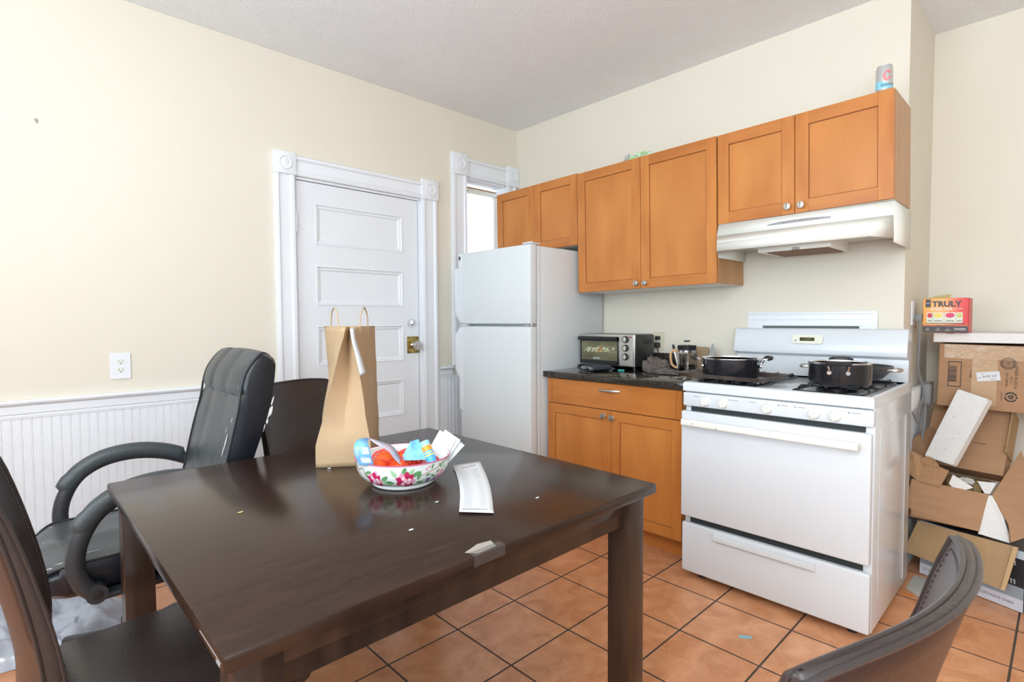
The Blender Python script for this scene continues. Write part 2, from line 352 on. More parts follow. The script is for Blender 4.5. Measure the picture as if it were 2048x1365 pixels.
# what the window looks out on: neighbour's clapboard wall and a porch post
b = MB()
for k in range(34): b.box(-3.4, 3.6, 2.6-.012, 2.66, -.4+k*.12, -.4+k*.12+.112, M=None)
build(b, 'clapboard_house_wall', mat('white_clapboard', (.85, .86, .88), .7), loc=(0, 2.63, -.4), smooth=0, label='white clapboard wall of the house outside the small window', cat='wall')
b = MB(); b.box(.26, .38, .95, 1.07, -.4, 2.55); b.box(.20, .44, .93, 1.09, 2.3, 2.42, .01); b.box(-1.2, 1.6, .93, 1.09, 2.55, 2.75)
build(b, 'porch_post', mat('porch_white', (.7, .71, .72), .7), loc=(.32, 1, -.4), label='white porch post outside the small window', cat='post')
b = MB(); b.box(-3.4, 3.6, .16, 2.7, -.5, -.4); build(b, 'porch_floor', mat('porch_grey', (.5, .5, .5), .8), loc=(0, 1.4, -.45), kind='structure')
# white painted frame of a closed-up opening behind the range
b = MB(); zt, zi, y0, y1, yi0, yi1 = 1.262, 1.187, -1.862, -2.478, -1.945, -2.403
for d, th in ((0, .012), (.006, .017), (.020, .013), (.055, .018)):
    pass
b.box(-.016, 0, y1, y0, zi, zt, .003); b.box(-.016, 0, y1, yi1, .92, zi+.002, .003); b.box(-.016, 0, yi0, y0, .92, zi+.002, .003)
b.box(-.021, 0, y1+.004, y0-.004, zt-.014, zt-.004, .002); b.box(-.020, 0, yi1-.012, yi0+.012, zi+.002, zi+.012, .002)
b.box(-.020, 0, y1+.03, y0-.03, zt-.042, zt-.036, .002)
b.box(-.003, -.001, yi1, yi0, .92, zi, mi=1)
struct(b, 'trim_5', [M_trim, mat('dull_grey_opening', (.16, .17, .16), .6)], label='white moulded frame on the wall behind the range')

# windows of the unseen sides (daylight comes in here)
def frame_window(name, axis, c0, c1):
    t = thing(name, None, None, ((XW, (c0+c1)/2, .85) if axis == 'x' else ((c0+c1)/2, YS, .85)), kind='structure')
    b = MB()
    def bx(u0, u1, z0, z1, d0=-.05, d1=.02):
        if axis == 'x': b.box(XW+d0, XW+d1, u0, u1, z0, z1)
        else: b.box(u0, u1, YS+d0, YS+d1, z0, z1)
    for u in (c0-.1, c1): bx(u, u+.1, .75, 2.55, -.001)
    bx(c0, c1, 2.45, 2.55, -.001); bx(c0-.12, c1+.12, .80, .85, -.001, .06)
    build(b, 'window_casing', M_trim, t)
    b = MB(); bx(c0, c0+.05, .85, 2.45, -.01, .01); bx(c1-.05, c1, .85, 2.45, -.01, .01); bx(c0+.05, c1-.05, 1.62, 1.68, -.01, .01)
    bx(c0+.05, c1-.05, .85, .9, -.01, .01); bx(c0+.05, c1-.05, 2.4, 2.45, -.01, .01)
    build(b, 'window_sash', M_trim, t)
frame_window('window_2', 'x', -2.35, -1.05); frame_window('window_3', 'x', -4.55, -3.25); frame_window('window_4', 'y', -4.25, -2.95)
# fixture added out of frame to carry the ambient fill light
b = MB(); b.lathe([(.01, 0), (.17, 0), (.18, -.02), (.16, -.07), (.10, -.10), (.01, -.11)], 32, FX((-3.75, -3.05, H)))
build(b, 'fill_lamp', mat('opal_glass', (.9, .9, .88), .4, emit=((1, .95, .88), 1.2)), loc=(-3.75, -3.05, H), label='added round white fill lamp on the unseen ceiling at the camera end', cat='lamp')

# ------------------------------------------------------------ kitchen cabinets
def shaker(mb, x, y0, y1, z0, z1, st=.057, th=.02, mats=(0, 1, 2, 3), rl=None):
    """a shaker door facing -x, its front at x; y0 > y1"""
    rl = rl or st; mv, mh, mp_, mg = mats
    mb.box(x, x+th, y1, y1+st, z0, z1, .0012, 1, mi=mv); mb.box(x, x+th, y0-st, y0, z0, z1, .0012, 1, mi=mv)
    mb.box(x, x+th, y1+st, y0-st, z0, z0+rl, .0008, 1, mi=mh); mb.box(x, x+th, y1+st, y0-st, z1-rl, z1, .0008, 1, mi=mh)
    mb.box(x+.007, x+th-.002, y1+st-.002, y0-st+.002, z0+rl-.002, z1-rl+.002, mi=mp_)
    g = .0030
    a, c, d, e = y1+st, y0-st, z0+rl, z1-rl
    mb.box(x+.0060, x+.0075, a, a+g, d, e, mi=mg); mb.box(x+.0060, x+.0075, c-g, c, d, e, mi=mg)
    mb.box(x+.0060, x+.0075, a, c, d, d+g, mi=mg); mb.box(x+.0060, x+.0075, a, c, e-g, e, mi=mg)
WM4 = [W_v, W_h, W_p, W_groove]
def knob(parent, x, y, z, name='knob'):
    b = MB(); M = Matrix.Translation((x, y, z)) @ Matrix.Rotation(-pi/2, 4, 'Y')
    b.lathe([(.009, 0), (.006, .004), (.006, .013), (.0150, .016), (.0175, .022), (.0155, .027), (.004, .029)], 24, M)
    b.box(x-.030, x-.0285, y-.0015, y+.0015, z-.012, z+.012, mi=1)
    return build(b, name, [M_nickel, M_dark], parent)
def wallcab(label, y0, y1, z0, z1, ys, knobs, tilt=radians(-.85)):
    pivot = V((0, (y0+y1)/2, (z0+z1)/2))
    t = thing('wall_cabinet', label, 'cabinet', (0, (y0+y1)/2, (z0+z1)/2), group='maple wall cabinets', rot=(tilt, 0, 0))
    inv = Matrix.Translation(pivot).inverted()
    def bl(b, n, m, par=t):
        b.bm.transform(inv); return build(b, n, m, par, local=True)
    b = MB(); b.box(-.308, -.004, y1, y0, z0, z1, .001, 1, mi=0)
    b.box(-.306, -.006, y1+.004, y0-.004, z0-.001, z0+.002, mi=1)
    bl(b, 'cabinet_box', [W_side, M_bisque])
    for k, (a, c) in enumerate(zip(ys[:-1], ys[1:])):
        b = MB(); shaker(b, -.33, a-.0015, c+.0015, z0+.001, z1-.001)
        dd = bl(b, 'door', WM4)
        for ky, kz in knobs:
            if a > ky > c:
                kb = MB(); M = Matrix.Translation((-.33, ky, kz)) @ Matrix.Rotation(-pi/2, 4, 'Y')
                kb.lathe([(.009, 0), (.006, .004), (.006, .013), (.0145, .016), (.0165, .022), (.0145, .027), (.004, .029)], 24, M)
                kb.box(-.3597, -.358, ky-.0012, ky+.0012, kz-.012, kz+.012, mi=1)
                kb.bm.transform(inv); o = build(kb, 'knob', [M_nickel, M_dark], t, local=True); o.parent = dd
    return t
wallcab('short maple wall cabinet over the refrigerator with two doors', -.124, -.895, 1.706, 2.166, [-.124, -.507, -.895], [])
wallcab('tall maple wall cabinet between refrigerator and range hood with two doors', -.899, -1.827, 1.408, 2.172, [-.899, -1.367, -1.827], [(-1.344, 1.44), (-1.402, 1.437)])
wallcab('maple wall cabinet directly above the range hood with a can on top', -1.829, -2.590, 1.723, 2.182, [-1.829, -2.203, -2.590], [(-2.176, 1.757), (-2.235, 1.755)])

t = thing('base_cabinet', 'maple base cabinet with one wide drawer above two doors', 'cabinet', (-.3, -1.34, 0))
b = MB(); b.box(-.60, -.01, -1.80, -.90, .105, .878, mi=0); b.box(-.535, -.02, -1.80, -.90, 0, .105, mi=1); build(b, 'cabinet_box', [W_side, W_h], t)
b = MB(); b.box(-.621, -.601, -1.798, -.902, .725, .872, .0015, 1, mi=0)
for yy in (-.936, -1.768): b.box(-.6216, -.6205, yy-.0008, yy+.0008, .726, .871, mi=1)
dw = build(b, 'drawer', [W_h, W_groove], t)
b = MB(); pts = [(-.622, -1.296+.005, .834)] + [(-.622-.024*sin(pi*k/10)**.6, -1.296-.128*k/10, .834) for k in range(1, 10)] + [(-.622, -1.424-.005, .834)]
b.tube(catmull(pts, 3), .0055, 8, flat=1.4); build(b, 'bar_pull', M_nickel, t).parent = dw
for a, c, ky, kz in ((-.902, -1.371, -1.330, .690), (-1.374, -1.798, -1.387, .686)):
    b = MB(); shaker(b, -.621, a, c, .112, .721, .055); d = build(b, 'door', WM4, t); knob(t, -.621, ky, kz).parent = d
t = thing('countertop', 'dark speckled granite countertop on the maple base cabinet', 'countertop', (-.32, -1.36, .878))
b = MB(); b.box(-.642, -.003, -1.831, -.880, .8785, .914, .003); build(b, 'slab', M_granite, t)
b = MB(); b.box(-.022, -.003, -1.825, -.90, .9145, 1.014, .002); build(b, 'backsplash', M_granite, t)

# ------------------------------------------------------------ refrigerator
t = thing('refrigerator', 'white top-freezer refrigerator in the corner by the small window', 'refrigerator', (-.4, -.545, 0))
FY0, FY1 = -.205, -.874
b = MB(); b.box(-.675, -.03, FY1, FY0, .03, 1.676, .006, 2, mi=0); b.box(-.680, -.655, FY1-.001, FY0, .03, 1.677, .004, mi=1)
for y in (FY0-.06, FY1+.06):
    for x in (-.62, -.1): b.cyl((x, y, 0), (x, y, .035), .018, mi=2)
b.box(-.676, -.66, FY1+.03, FY0-.03, .03, .1, mi=2)
b.box(-.50, -.498, FY1-.0008, FY1+.001, 1.118, 1.1205, mi=2); b.cyl((-.12, FY1-.001, 1.585), (-.12, FY1+.001, 1.585), .005, mi=2)
build(b, 'cabinet_body', [M_fside, M_fridge, M_dark], t)
for nm, z0, z1 in (('freezer_door', 1.202, 1.682), ('refrigerator_door', .10, 1.186)):
    b = MB(); b.box(-.752, -.690, FY1-.004, FY0, z0, z1, .007, 3, mi=0); b.box(-.691, -.682, FY1+.008, FY0-.01, z0+.01, z1-.01, mi=1)
    d = build(b, nm, [M_fridge, mat('door_gasket', (.45, .47, .47), .6)], t)
    b = MB()      # moulded full-length handle at the door's left edge
    if nm == 'freezer_door':
        prof = [(1.70-.02, .010), (1.62, .010), (1.585, .012), (1.575, .040), (1.565, .046), (1.28, .046), (1.262, .040), (1.225, .012), (1.212, .010)]
        b.box(-.766, -.7625, FY0-.022, FY0-.008, 1.638, 1.660, mi=1)
    else:
        prof = [(1.178, .010), (1.165, .012), (1.135, .040), (1.12, .046), (.89, .046), (.872, .040), (.83, .014), (.80, .012), (.615, .012), (.605, .004)]
    for y0, y1 in ((FY0-.028, FY0+.004),):
        b.loft([[(-.7515, y0, z), (-.7515-d2, y0+.005, z), (-.7515-d2, y1-.005, z), (-.7515, y1, z)] for z, d2 in prof])
    h = build(b, 'door_handle', [M_white, M_dark], t); h.parent = d
b = MB(); b.box(-.752, -.66, FY1+.0, FY1+.06, 1.684, 1.694, .003); b.cyl((-.715, FY1+.02, 1.68), (-.715, FY1+.02, 1.70), .011); build(b, 'top_hinge_cover', M_white, t)
b = MB(); b.box(-.747, -.66, FY1+.002, FY1+.05, 1.189, 1.198, .002, mi=0); b.cyl((-.722, FY1+.012, 1.184), (-.722, FY1+.012, 1.203), .006, mi=0)
build(b, 'middle_hinge', M_chrome, t)
b = MB(); b.box(-.747, -.67, FY0-.055, FY0-.0, 1.189, 1.199, .002); build(b, 'door_stop_bracket', M_white, t)

# ------------------------------------------------------------ gas range
t = thing('gas_range', 'white freestanding gas range with five knobs and tall backguard', 'range', (-.4, -2.242, 0))
S0, S1 = -1.861, -2.623
b = MB(); b.box(-.700, -.05, S1, S0, .030, .893, .004, 2, mi=0)
b.box(-.705, -.69, S1+.03, S0-.03, .792, .822, mi=1); b.box(-.705, -.69, S1+.03, S0-.03, .262, .300, mi=1)
# stamped panel line of the side
b.box(-.62, -.16, S1-.0015, S1, .80, .803, mi=0); b.box(-.62, -.617, S1-.0015, S1, .22, .80, mi=0); b.box(-.16, -.157, S1-.0015, S1, .06, .80, mi=0)
b.tube([(-.618, S1, .22), (-.60, S1, .14), (-.50, S1, .06)], .0018, 6)
build(b, 'oven_body', [M_white, M_dark], t)
for x in (-.66, -.12):
    for y in (S0-.07, S1+.07):
        b = MB(); b.lathe([(.019, 0), (.017, .012), (.010, .014), (.010, .032)], 16, FX((x, y, 0))); build(b, 'leveling_foot', M_blackp, t)
b = MB(); b.box(-.728, -.699, S1-.001, S0+.001, .821, .885, .007, 3)
ctl = build(b, 'control_panel', M_white, t)
for y, w in ((-1.925, 0), (-2.105, 1), (-2.18, 0), (-2.31, 1), (-2.375, 1), (-2.565, 1)):
    b = MB(); b.box(-.7288, -.728, y-.016, y+.012, .868, .8705, mi=0)
    if w: b.cyl((-.7289, y+.022, .869), (-.728, y+.022, .869), .0035, n=10); b.box(-.7286, -.728, y+.010, y+.022, .8685, .869)
    build(b, 'panel_marking', mat('range_grey_print', (.30, .30, .38), .6), t).parent = ctl
for y in (-1.972, -2.056, -2.245, -2.424, -2.498):
    b = MB(); M = Matrix.Translation((-.728, y, .851)) @ Matrix.Rotation(-pi/2, 4, 'Y')
    b.lathe([(.022, 0), (.021, .006), (.019, .014), (.017, .018), (.003, .019)], 28, M)
    b.box(-.758, -.744, y-.005, y+.005, .833, .869, .004); b.box(-.7287, -.728, y-.0008, y+.0008, .875, .879, mi=1)
    build(b, 'burner_knob', [M_bisque, M_dark], t)
b = MB(); b.box(-.738, -.702, S1+.004, S0-.0+.004, .300, .798, .007, 3); od = build(b, 'oven_door', M_white, t)
b = MB(); yA, yB = S0-.021, S1+.034
b.box(-.792, -.772, yB, yA, .738, .768, .006, 3); 
for y in (yA-.03, yB): b.box(-.786, -.736, y, y+.03, .740, .764, .005)
b.cyl((-.7925, yA-.06, .752), (-.7918, yA-.06, .752), .0025, mi=1); b.cyl((-.7925, yA-.17, .744), (-.7918, yA-.17, .744), .0025, mi=1)
build(b, 'oven_door_handle', [M_bisque, M_dark], t).parent = od
b = MB(); b.box(-.734, -.702, S1+.001, S0-.001, .036, .268, .007, 3); dw = build(b, 'storage_drawer', M_white, t)
b = MB(); b.loft([[(-.733, y, .252), (-.748, y, .251), (-.752, y, .240), (-.750, y, .226), (-.746, y, .226), (-.744, y, .240), (-.738, y, .244), (-.733, y, .244)] for y in (-2.023, -2.44)])
build(b, 'drawer_handle', M_white, t).parent = dw
# cooktop
b = MB()
b.box(-.7275, -.06, S1-.0005, S0+.0005, .890, .9255, .004, 2, mi=0)
fr_ = []
for ins, z in ((0, .892), (-.0, .922), (.003, .930), (.010, .9345), (.018, .9345), (.026, .930), (.034, .9258), (.040, .9256)):
    fr_.append([(-.728+ins, S1-.001+ins, z), (-.728+ins, S0+.001-ins, z), (-.088, S0+.001-ins, z), (-.088, S1-.001+ins, z)])
b.loft(fr_, caps=False)
ct = build(b, 'cooktop', [M_white, M_dark], t)
# backguard with curved forward lip
b = MB(); B0, B1 = -1.838, -2.611
pr = [(-.03, .90), (-.085, .90), (-.083, .97), (-.078, 1.035), (-.092, 1.045), (-.118, 1.050), (-.121, 1.062), (-.112, 1.11), (-.098, 1.165), (-.090, 1.174), (-.078, 1.177), (-.03, 1.176)]
b.loft([[(x, y, z) for x, z in pr] for y in (B0, B1)])
bgd = build(b, 'backguard', M_white, t, smooth=50)
b = MB(); 
def bgx(z): return -.121+(z-1.062)*(.009/.048) if z < 1.11 else -.112+(z-1.11)*(.014/.055)
for yy in (B0, B1):
    s = 1 if yy == B0 else -1
    b = MB(); b.loft([[(x-.001, yy+s*.0, z) for x, z in pr], [(x-.001, yy+s*.004, z) for x, z in pr]])
    build(b, 'backguard_end_cap', M_white, t).parent = bgd
b = MB(); M = plane_M((-.1125, -2.203, 1.122), (0, -1, 0), (.2, 0, 1))
def rrect(w, h, r, n=6):
    o = []
    for cx, cy, a in ((w/2-r, h/2-r, 0), (-w/2+r, h/2-r, 90), (-w/2+r, -h/2+r, 180), (w/2-r, -h/2+r, 270)):
        o += [(cx+r*cos(radians(a+90*k/n)), cy+r*sin(radians(a+90*k/n))) for k in range(n+1)]
    return o
b.prism(rrect(.142, .044, .012), .006, M, 0); b.prism(rrect(.068, .018, .002), .0075, M, 1)
b.text('12:00', .016, M @ FX((0, 0, .0078)), 2); b.prism(rrect(.014, .010, .003), .0078, M @ FX((-.053, -.008, 0)), 3)
build(b, 'oven_clock', [mat('cream_clock_bezel', (.82, .80, .66), .4), mat('clock_display', (.05, .045, .015), .2), mat('clock_digits', (.20, .17, .05), .4), mat('grey_button', (.5, .52, .5), .5)], t).parent = bgd
# burners and grates
def grate(cx, cy, n='grate'):
    b = MB(); r = .0042; zt = .9445; hw, hd = .125, .275
    fr = [(cx-hd, cy-hw), (cx+hd, cy-hw), (cx+hd, cy+hw), (cx-hd, cy+hw)]
    b.tube([(x, y, .931) for x, y in fr], r, 6, loop=True)
    for sx in (-1, 1):
        for k in range(4):
            y = cy + (-.105 + .07*k)
            x0 = cx+sx*hd
            b.tube([(x0, y, .929), (x0, y, zt-.004), (x0-sx*.004, y, zt), (x0-sx*.085, y, zt)], r, 6)
    for sy in (-1, 1):
        for xo in (-.19, -.09, .09, .19):
            y0 = cy+sy*hw
            b.tube([(cx+xo, y0, .929), (cx+xo, y0, zt-.004), (cx+xo, y0-sy*.004, zt), (cx+xo, y0-sy*.075, zt)], r, 6)
    b.tube([(cx, cy-hw, .931), (cx, cy+hw, .931)], r, 6)
    return build(b, n, flat('black_cast_grate', (.015, .015, .017), .35), t)
for cy in (-2.035, -2.450):
    grate(-.395, cy)
    for cx in (-.535, -.255):
        b = MB(); b.lathe([(.085, .9258), (.08, .9285), (.055, .9275), (.05, .9258)], 32, FX((cx, cy, 0)), 1); b.lathe([(.04, .926), (.04, .936), (.03, .939), (.002, .939)], 24, FX((cx, cy, 0)), 0)
        build(b, 'burner', [M_blackp, mat('drip_pan_chrome', (.35, .34, .33), .3, .9)], t)

# ------------------------------------------------------------ range hood
t = thing('range_hood', 'cream under-cabinet range hood above the gas range', 'range hood', (-.24, -2.21, 1.54))
b = MB(); h0, h1, zt = -1.840, -2.596, 1.716
# front body: upper band, sloping skirt, lip with cut-off right and left corners
def strip(rows): b.loft(rows, closed=False, caps=False)
top = [(-.333, h0, zt), (-.333, h1, zt)]
cre = [(-.352, h0, 1.655), (-.352, h1, 1.655)]
skl = [(-.485, -1.905, 1.602), (-.485, -2.535, 1.602)]
lip = [(-.487, -1.905, 1.562), (-.487, -2.535, 1.562)]
b.quad([top[0], cre[0], cre[1], top[1]]); b.quad([cre[0], skl[0], skl[1], cre[1]]); b.quad([skl[0], lip[0], lip[1], skl[1]])
for a, s in ((0, h0), (1, h1)):
    e1, e2 = (-.352, s, 1.655), (-.335, s, 1.562)
    b.quad([cre[a], skl[a], lip[a], e2]); 
    b.quad([top[a], cre[a], e2, (-.335, s, 1.545), (0-.003, s, 1.545), (-.003, s, zt)])
b.quad([top[0], top[1], (-.003, h1, zt), (-.003, h0, zt)])
# rolled lower rim and recessed pan
rimz = 1.560
b.quad([lip[0], (-.470, -1.905, rimz), (-.470, -2.535, rimz), lip[1]])
b.quad([(-.470, -1.905, rimz), (-.455, -1.91, 1.59), (-.455, -2.53, 1.59), (-.470, -2.535, rimz)])
b.quad([(-.455, -1.91, 1.60), (-.335, -1.845, 1.60), (-.003, -1.845, 1.60), (-.003, -2.590, 1.60), (-.335, -2.590, 1.60), (-.455, -2.53, 1.60)])
build(b, 'hood_shell', M_bisque, t, solid=.0018, smooth=25, recalc=True)
b = MB(); cy = -2.232   # slotted grille: lens-shaped row of bars on the upper band
for k in range(56):
    u = (k-27.5)/28; h = .0115*math.sqrt(max(0, 1-u*u))+.0008; y = cy-u*.145
    zc = 1.678; x = -.333-.019*(zt-zc)/.061-.001
    b.box(x-.0006, x, y-.0014, y+.0014, zc-h, zc+h)
build(b, 'vent_grille', mat('grille_shadow', (.10, .09, .13), .7), t)
b = MB(); M = plane_M((-.342, -2.445, 1.69), (0, -1, 0), (.29, 0, 1))
b.prism(rrect(.17, .032, .012), .002, M); 
for k in (-.045, .035):
    b.prism(rrect(.038, .020, .004), .004, M @ FX((k, 0, 0))); b.prism(rrect(.024, .013, .002), .007, M @ FX((k, 0, 0)))
build(b, 'switch_panel', mat('bisque_switch', (.83, .81, .74), .4), t)
b = MB(); b.box(-.36, -.10, -2.37, -2.05, 1.548, 1.60, .003, mi=0); b.box(-.345, -.115, -2.355, -2.09, 1.544, 1.549, mi=1)
b.lathe([(.03, 1.585), (.03, 1.575), (.002, 1.572)], 20, FX((-.40, -2.45, 0)), 0); b.cyl((-.365, -2.24, 1.552), (-.365, -2.21, 1.552), .006, mi=2)
build(b, 'grease_filter', [M_bisque, mat('greasy_filter_mesh', (.23, .11, .04), .5, .3, bump_s=400, bump=.6), M_nickel], t)

# ------------------------------------------------------------ cookware on the range
def loop_handle(b, c, dirv, w, out, up, mi_metal, mi_grip, r=.0042, drop=.030, rg=.0085):
    """two metal brackets carrying a dark grip, leaving the pot wall at c towards dirv"""
    d = V(dirv).normalized(); s = V((-d.y, d.x, 0)); c = V(c)
    for sg in (-1, 1):
        a = c+s*sg*w*.38; 
        b.tube(catmull([a-V((0, 0, drop)), a-V((0, 0, drop*.55))+d*.006, a+d*out*.35+s*sg*w*.06+V((0, 0, up*.2)), a+d*out*.62+s*sg*w*.10+V((0, 0, up*.55))], 4), r*.8, 6, mi=mi_metal)
        q = a-V((0, 0, drop)); b.cyl(q-d*.004, q+d*.004, .008, mi=mi_metal, n=12)
    b.tube(catmull([c-s*w*.46+d*out*.55+V((0, 0, up*.5)), c-s*w*.42+d*out*.88+V((0, 0, up*.85)), c-s*w*.15+d*out+V((0, 0, up)), c+s*w*.15+d*out+V((0, 0, up)), c+s*w*.42+d*out*.88+V((0, 0, up*.85)), c+s*w*.46+d*out*.55+V((0, 0, up*.5))], 5), rg, 8, mi=mi_grip)
def pot(label, c, r, h, ang, z0, rh=.10):
    t = thing('stock_pot', label, 'pot', (c[0], c[1], z0), group=None)
    b = MB(); pr = [(.002, 0), (r*.90, 0), (r*.97, .006), (r, .02), (r, h-.006)]
    inn = [(r-.003, h-.006), (r-.004, .02), (r*.93, .008), (.002, .006)]
    b.lathe(pr, 48, FX((c[0], c[1], z0)), 0); b.lathe(inn, 48, FX((c[0], c[1], z0)), 1)
    build(b, 'pot_body', [M_pot, M_potin], t)
    b = MB(); b.lathe([(r, h-.008), (r+.005, h-.004), (r+.005, h), (r-.002, h), (r-.004, h-.007)], 48, FX((c[0], c[1], z0)), close=True); build(b, 'rim_band', M_chrome, t)
    for k in (0, pi):
        b = MB(); d = V((cos(ang+k), sin(ang+k), 0)); loop_handle(b, V((c[0], c[1], z0+h-.008))+d*r, d, rh, .048, .010, 0, 1)
        build(b, 'handle', [M_chrome, M_blackp], t)
    return t
# baking sheet on the left grates
t = thing('baking_sheet', 'dark baking sheet laid over the left burners under a pot', 'baking sheet', (-.535, -2.005, .9495), rz=radians(-4))
MS = Matrix.Translation((-.535, -2.005, .9495)) @ Matrix.Rotation(radians(-4), 4, 'Z')
b = MB(); w, l = .145, .212
def ring(a, c, z, r=.02): return [MS @ V((x, y, z)) for x, y in [(p[0], p[1]) for p in rrect(2*a, 2*c, r)]]
b.loft([ring(w-.012, l-.012, 0), ring(w-.002, l-.002, .017), ring(w+.005, l+.005, .0185), ring(w+.005, l+.005, .0198), ring(w-.003, l-.003, .0190), ring(w-.013, l-.013, .0015)])
build(b, 'tray', mat('worn_dark_bakeware', (.17, .135, .115), .40, .5, noise_s=14, noise_a=.35), t)
pot('large dark pot standing on the baking sheet over the left burners', (-.545, -2.005), .126, .092, radians(-62), .9525)
pot('dark pot with a handle facing the camera on the front right burner', (-.548, -2.462), .113, .096, radians(180+13), .953, .085)
t = thing('frying_pan', 'wide grey frying pan with two loop handles behind the right pot', 'pan', (-.262, -2.425, .953))
b = MB(); r = .168; M = FX((-.262, -2.425, .953))
b.lathe([(.002, 0), (.105, 0), (.125, .008), (.152, .035), (r, .062), (r-.003, .063), (.148, .036), (.12, .011), (.10, .004), (.002, .004)], 48, M)
pan = build(b, 'pan_body', mat('hard_anodised_grey', (.085, .088, .092), .35, .5), t)
for sg in (1, -1):
    b = MB(); c = V((-.262, -2.425, .953+.050)); dv = V((-.05, sg, 0)).normalized()
    a = c+dv*(r-.012); s = V((-dv.y, dv.x, 0))
    b.tube(catmull([a+s*.035, a+s*.034+dv*.028, a+s*.020+dv*.040, a-s*.020+dv*.040, a-s*.034+dv*.028, a-s*.035], 5), .0045, 8, flat=1.6)
    build(b, 'handle', M_nickel, t)

# ------------------------------------------------------------ things on the counter
t = thing('toaster_oven', 'stainless toaster oven with three knobs beside the refrigerator', 'toaster oven', (-.19, -1.10, .914))
TX0, TX1, T0, T1, TZ0, TZ1 = -.300, -.075, -.895, -1.312, .936, 1.136
b = MB(); b.box(TX0+.012, TX1, T1, T0, TZ0, TZ1, .014, 4, mi=0)
for k in range(16):
    x = -.135-.0045*k*1.3+.02
    b.box(x, x+.002, T1-.0008, T1+.001, 1.075, 1.103, mi=1)
build(b, 'oven_shell', [mat('black_painted_steel', (.035, .036, .034), .28, .3), M_dark], t)
b = MB(); b.box(TX0, TX0+.016, T1, T0, TZ0, TZ1, .006, 3, mi=0); b.box(TX0-.0015, TX0+.002, T1+.012, T1+.108, TZ0+.008, TZ1-.008, .0005, 1, mi=1)
b.box(TX0-.0025, TX0, T1+.018, T1+.038, TZ1-.020, TZ1-.014, mi=2)
build(b, 'front_panel', [M_steel, mat('light_brushed_panel', (.60, .58, .55), .35, .7), mat('red_indicator', (.3, .01, .01), .3)], t)
b = MB(); b.box(TX0-.004, TX0+.001, T1+.118, T0-.012, TZ0+.018, TZ1-.030, mi=0)
b.box(TX0-.006, TX0+.0, T1+.114, T0-.008, TZ0+.010, TZ0+.034, .001, 1, mi=1)
b.box(TX0-.006, TX0, T1+.114, T1+.122, TZ0+.010, TZ1-.02, mi=1); b.box(TX0-.006, TX0, T0-.016, T0-.008, TZ0+.010, TZ1-.02, mi=1)
b.box(TX0-.006, TX0, T1+.114, T0-.008, TZ1-.046, TZ1-.016, mi=1)
# scene behind the glass: rack with crumpled foil
dd = build(b, 'glass_door', [mat('dark_oven_glass', (.20, .18, .09), .10, coat=.5, noise_s=5, noise_a=.3, sc=(1, 1, 3)), mat('door_black_frame', (.02, .02, .02), .3)], t)
b = MB(); b.box(TX0-.034, TX0-.018, T1+.122, T0-.004, TZ1-.036, TZ1-.018, .006, 3)
for y in (T1+.122, T0-.022): b.box(TX0-.028, TX0, y, y+.018, TZ1-.034, TZ1-.020, .003)
build(b, 'door_handle', M_blackp, t).parent = dd
b = MB(); random.seed(3)
for k in range(70):
    y = T1+.15+.22*random.random(); z = 1.037+.010*random.gauss(0, .7); s = .004+.005*random.random()
    b.quad([(TX0-.0045, y-s, z-s*.4), (TX0-.005, y, z-s*.7), (TX0-.0045, y+s, z), (TX0-.0048, y-s*.2, z+s*.8)])
for k in range(18):
    y = T1+.235+.05*random.random(); z = 1.036+.010*random.gauss(0, .8); s = .003+.004*random.random()
    b.quad([(TX0-.0052, y-s, z-s*.4), (TX0-.0055, y, z-s*.7), (TX0-.0052, y+s, z), (TX0-.0053, y-s*.2, z+s*.8)], mi=1)
b.box(TX0-.0046, TX0-.0040, T1+.125, T0-.02, 1.024, 1.0255, mi=0)
build(b, 'foil_on_rack', [mat('foil_seen_through_glass', (.62, .62, .42), .35, .3), mat('browned_food', (.55, .26, .05), .6)], t).parent = dd
b = MB(); M = plane_M((TX0-.0045, (T0+T1)/2+.07, TZ0+.046), (0, -1, 0), (0, 0, 1)); b.prism(rrect(.058, .011, .001), .001, M, 0)
for k in range(5):
    b.prism(rrect(.007, .006, .001), .0015, M @ FX((-.022+.011*k, 0, 0)), 1)
build(b, 'maker_badge', [mat('grey_badge', (.30, .33, .30), .4), mat('badge_letters', (.46, .5, .46), .4)], t)
for z in (1.105, 1.052, .999):
    b = MB(); y = T1+.062; M = Matrix.Translation((TX0-.0015, y, z)) @ Matrix.Rotation(-pi/2, 4, 'Y')
    b.lathe([(.0205, 0), (.0205, .010), (.0185, .016)], 28, M, 0); b.lathe([(.0150, .0155), (.0150, .017), (.002, .017)], 28, M, 1)
    b.box(TX0-.0225, TX0-.017, y-.0015, y+.0015, z-.012, z+.012, mi=1)
    for a in range(0, 12):
        aa = radians(-120+a*21.8); b.box(TX0-.0018, TX0-.0014, y+.026*sin(aa)-.0008, y+.026*sin(aa)+.0008, z+.026*cos(aa)-.0008, z+.026*cos(aa)+.0008, mi=0)
    build(b, 'control_knob', [M_blackp, M_steel], t)
for y in (T0-.02, T1+.02):
    for x in (TX0+.03, TX1-.03):
        b = MB(); b.cyl((x, y, .9148), (x, y, .94), .010, n=12); build(b, 'foot', M_blackp, t)
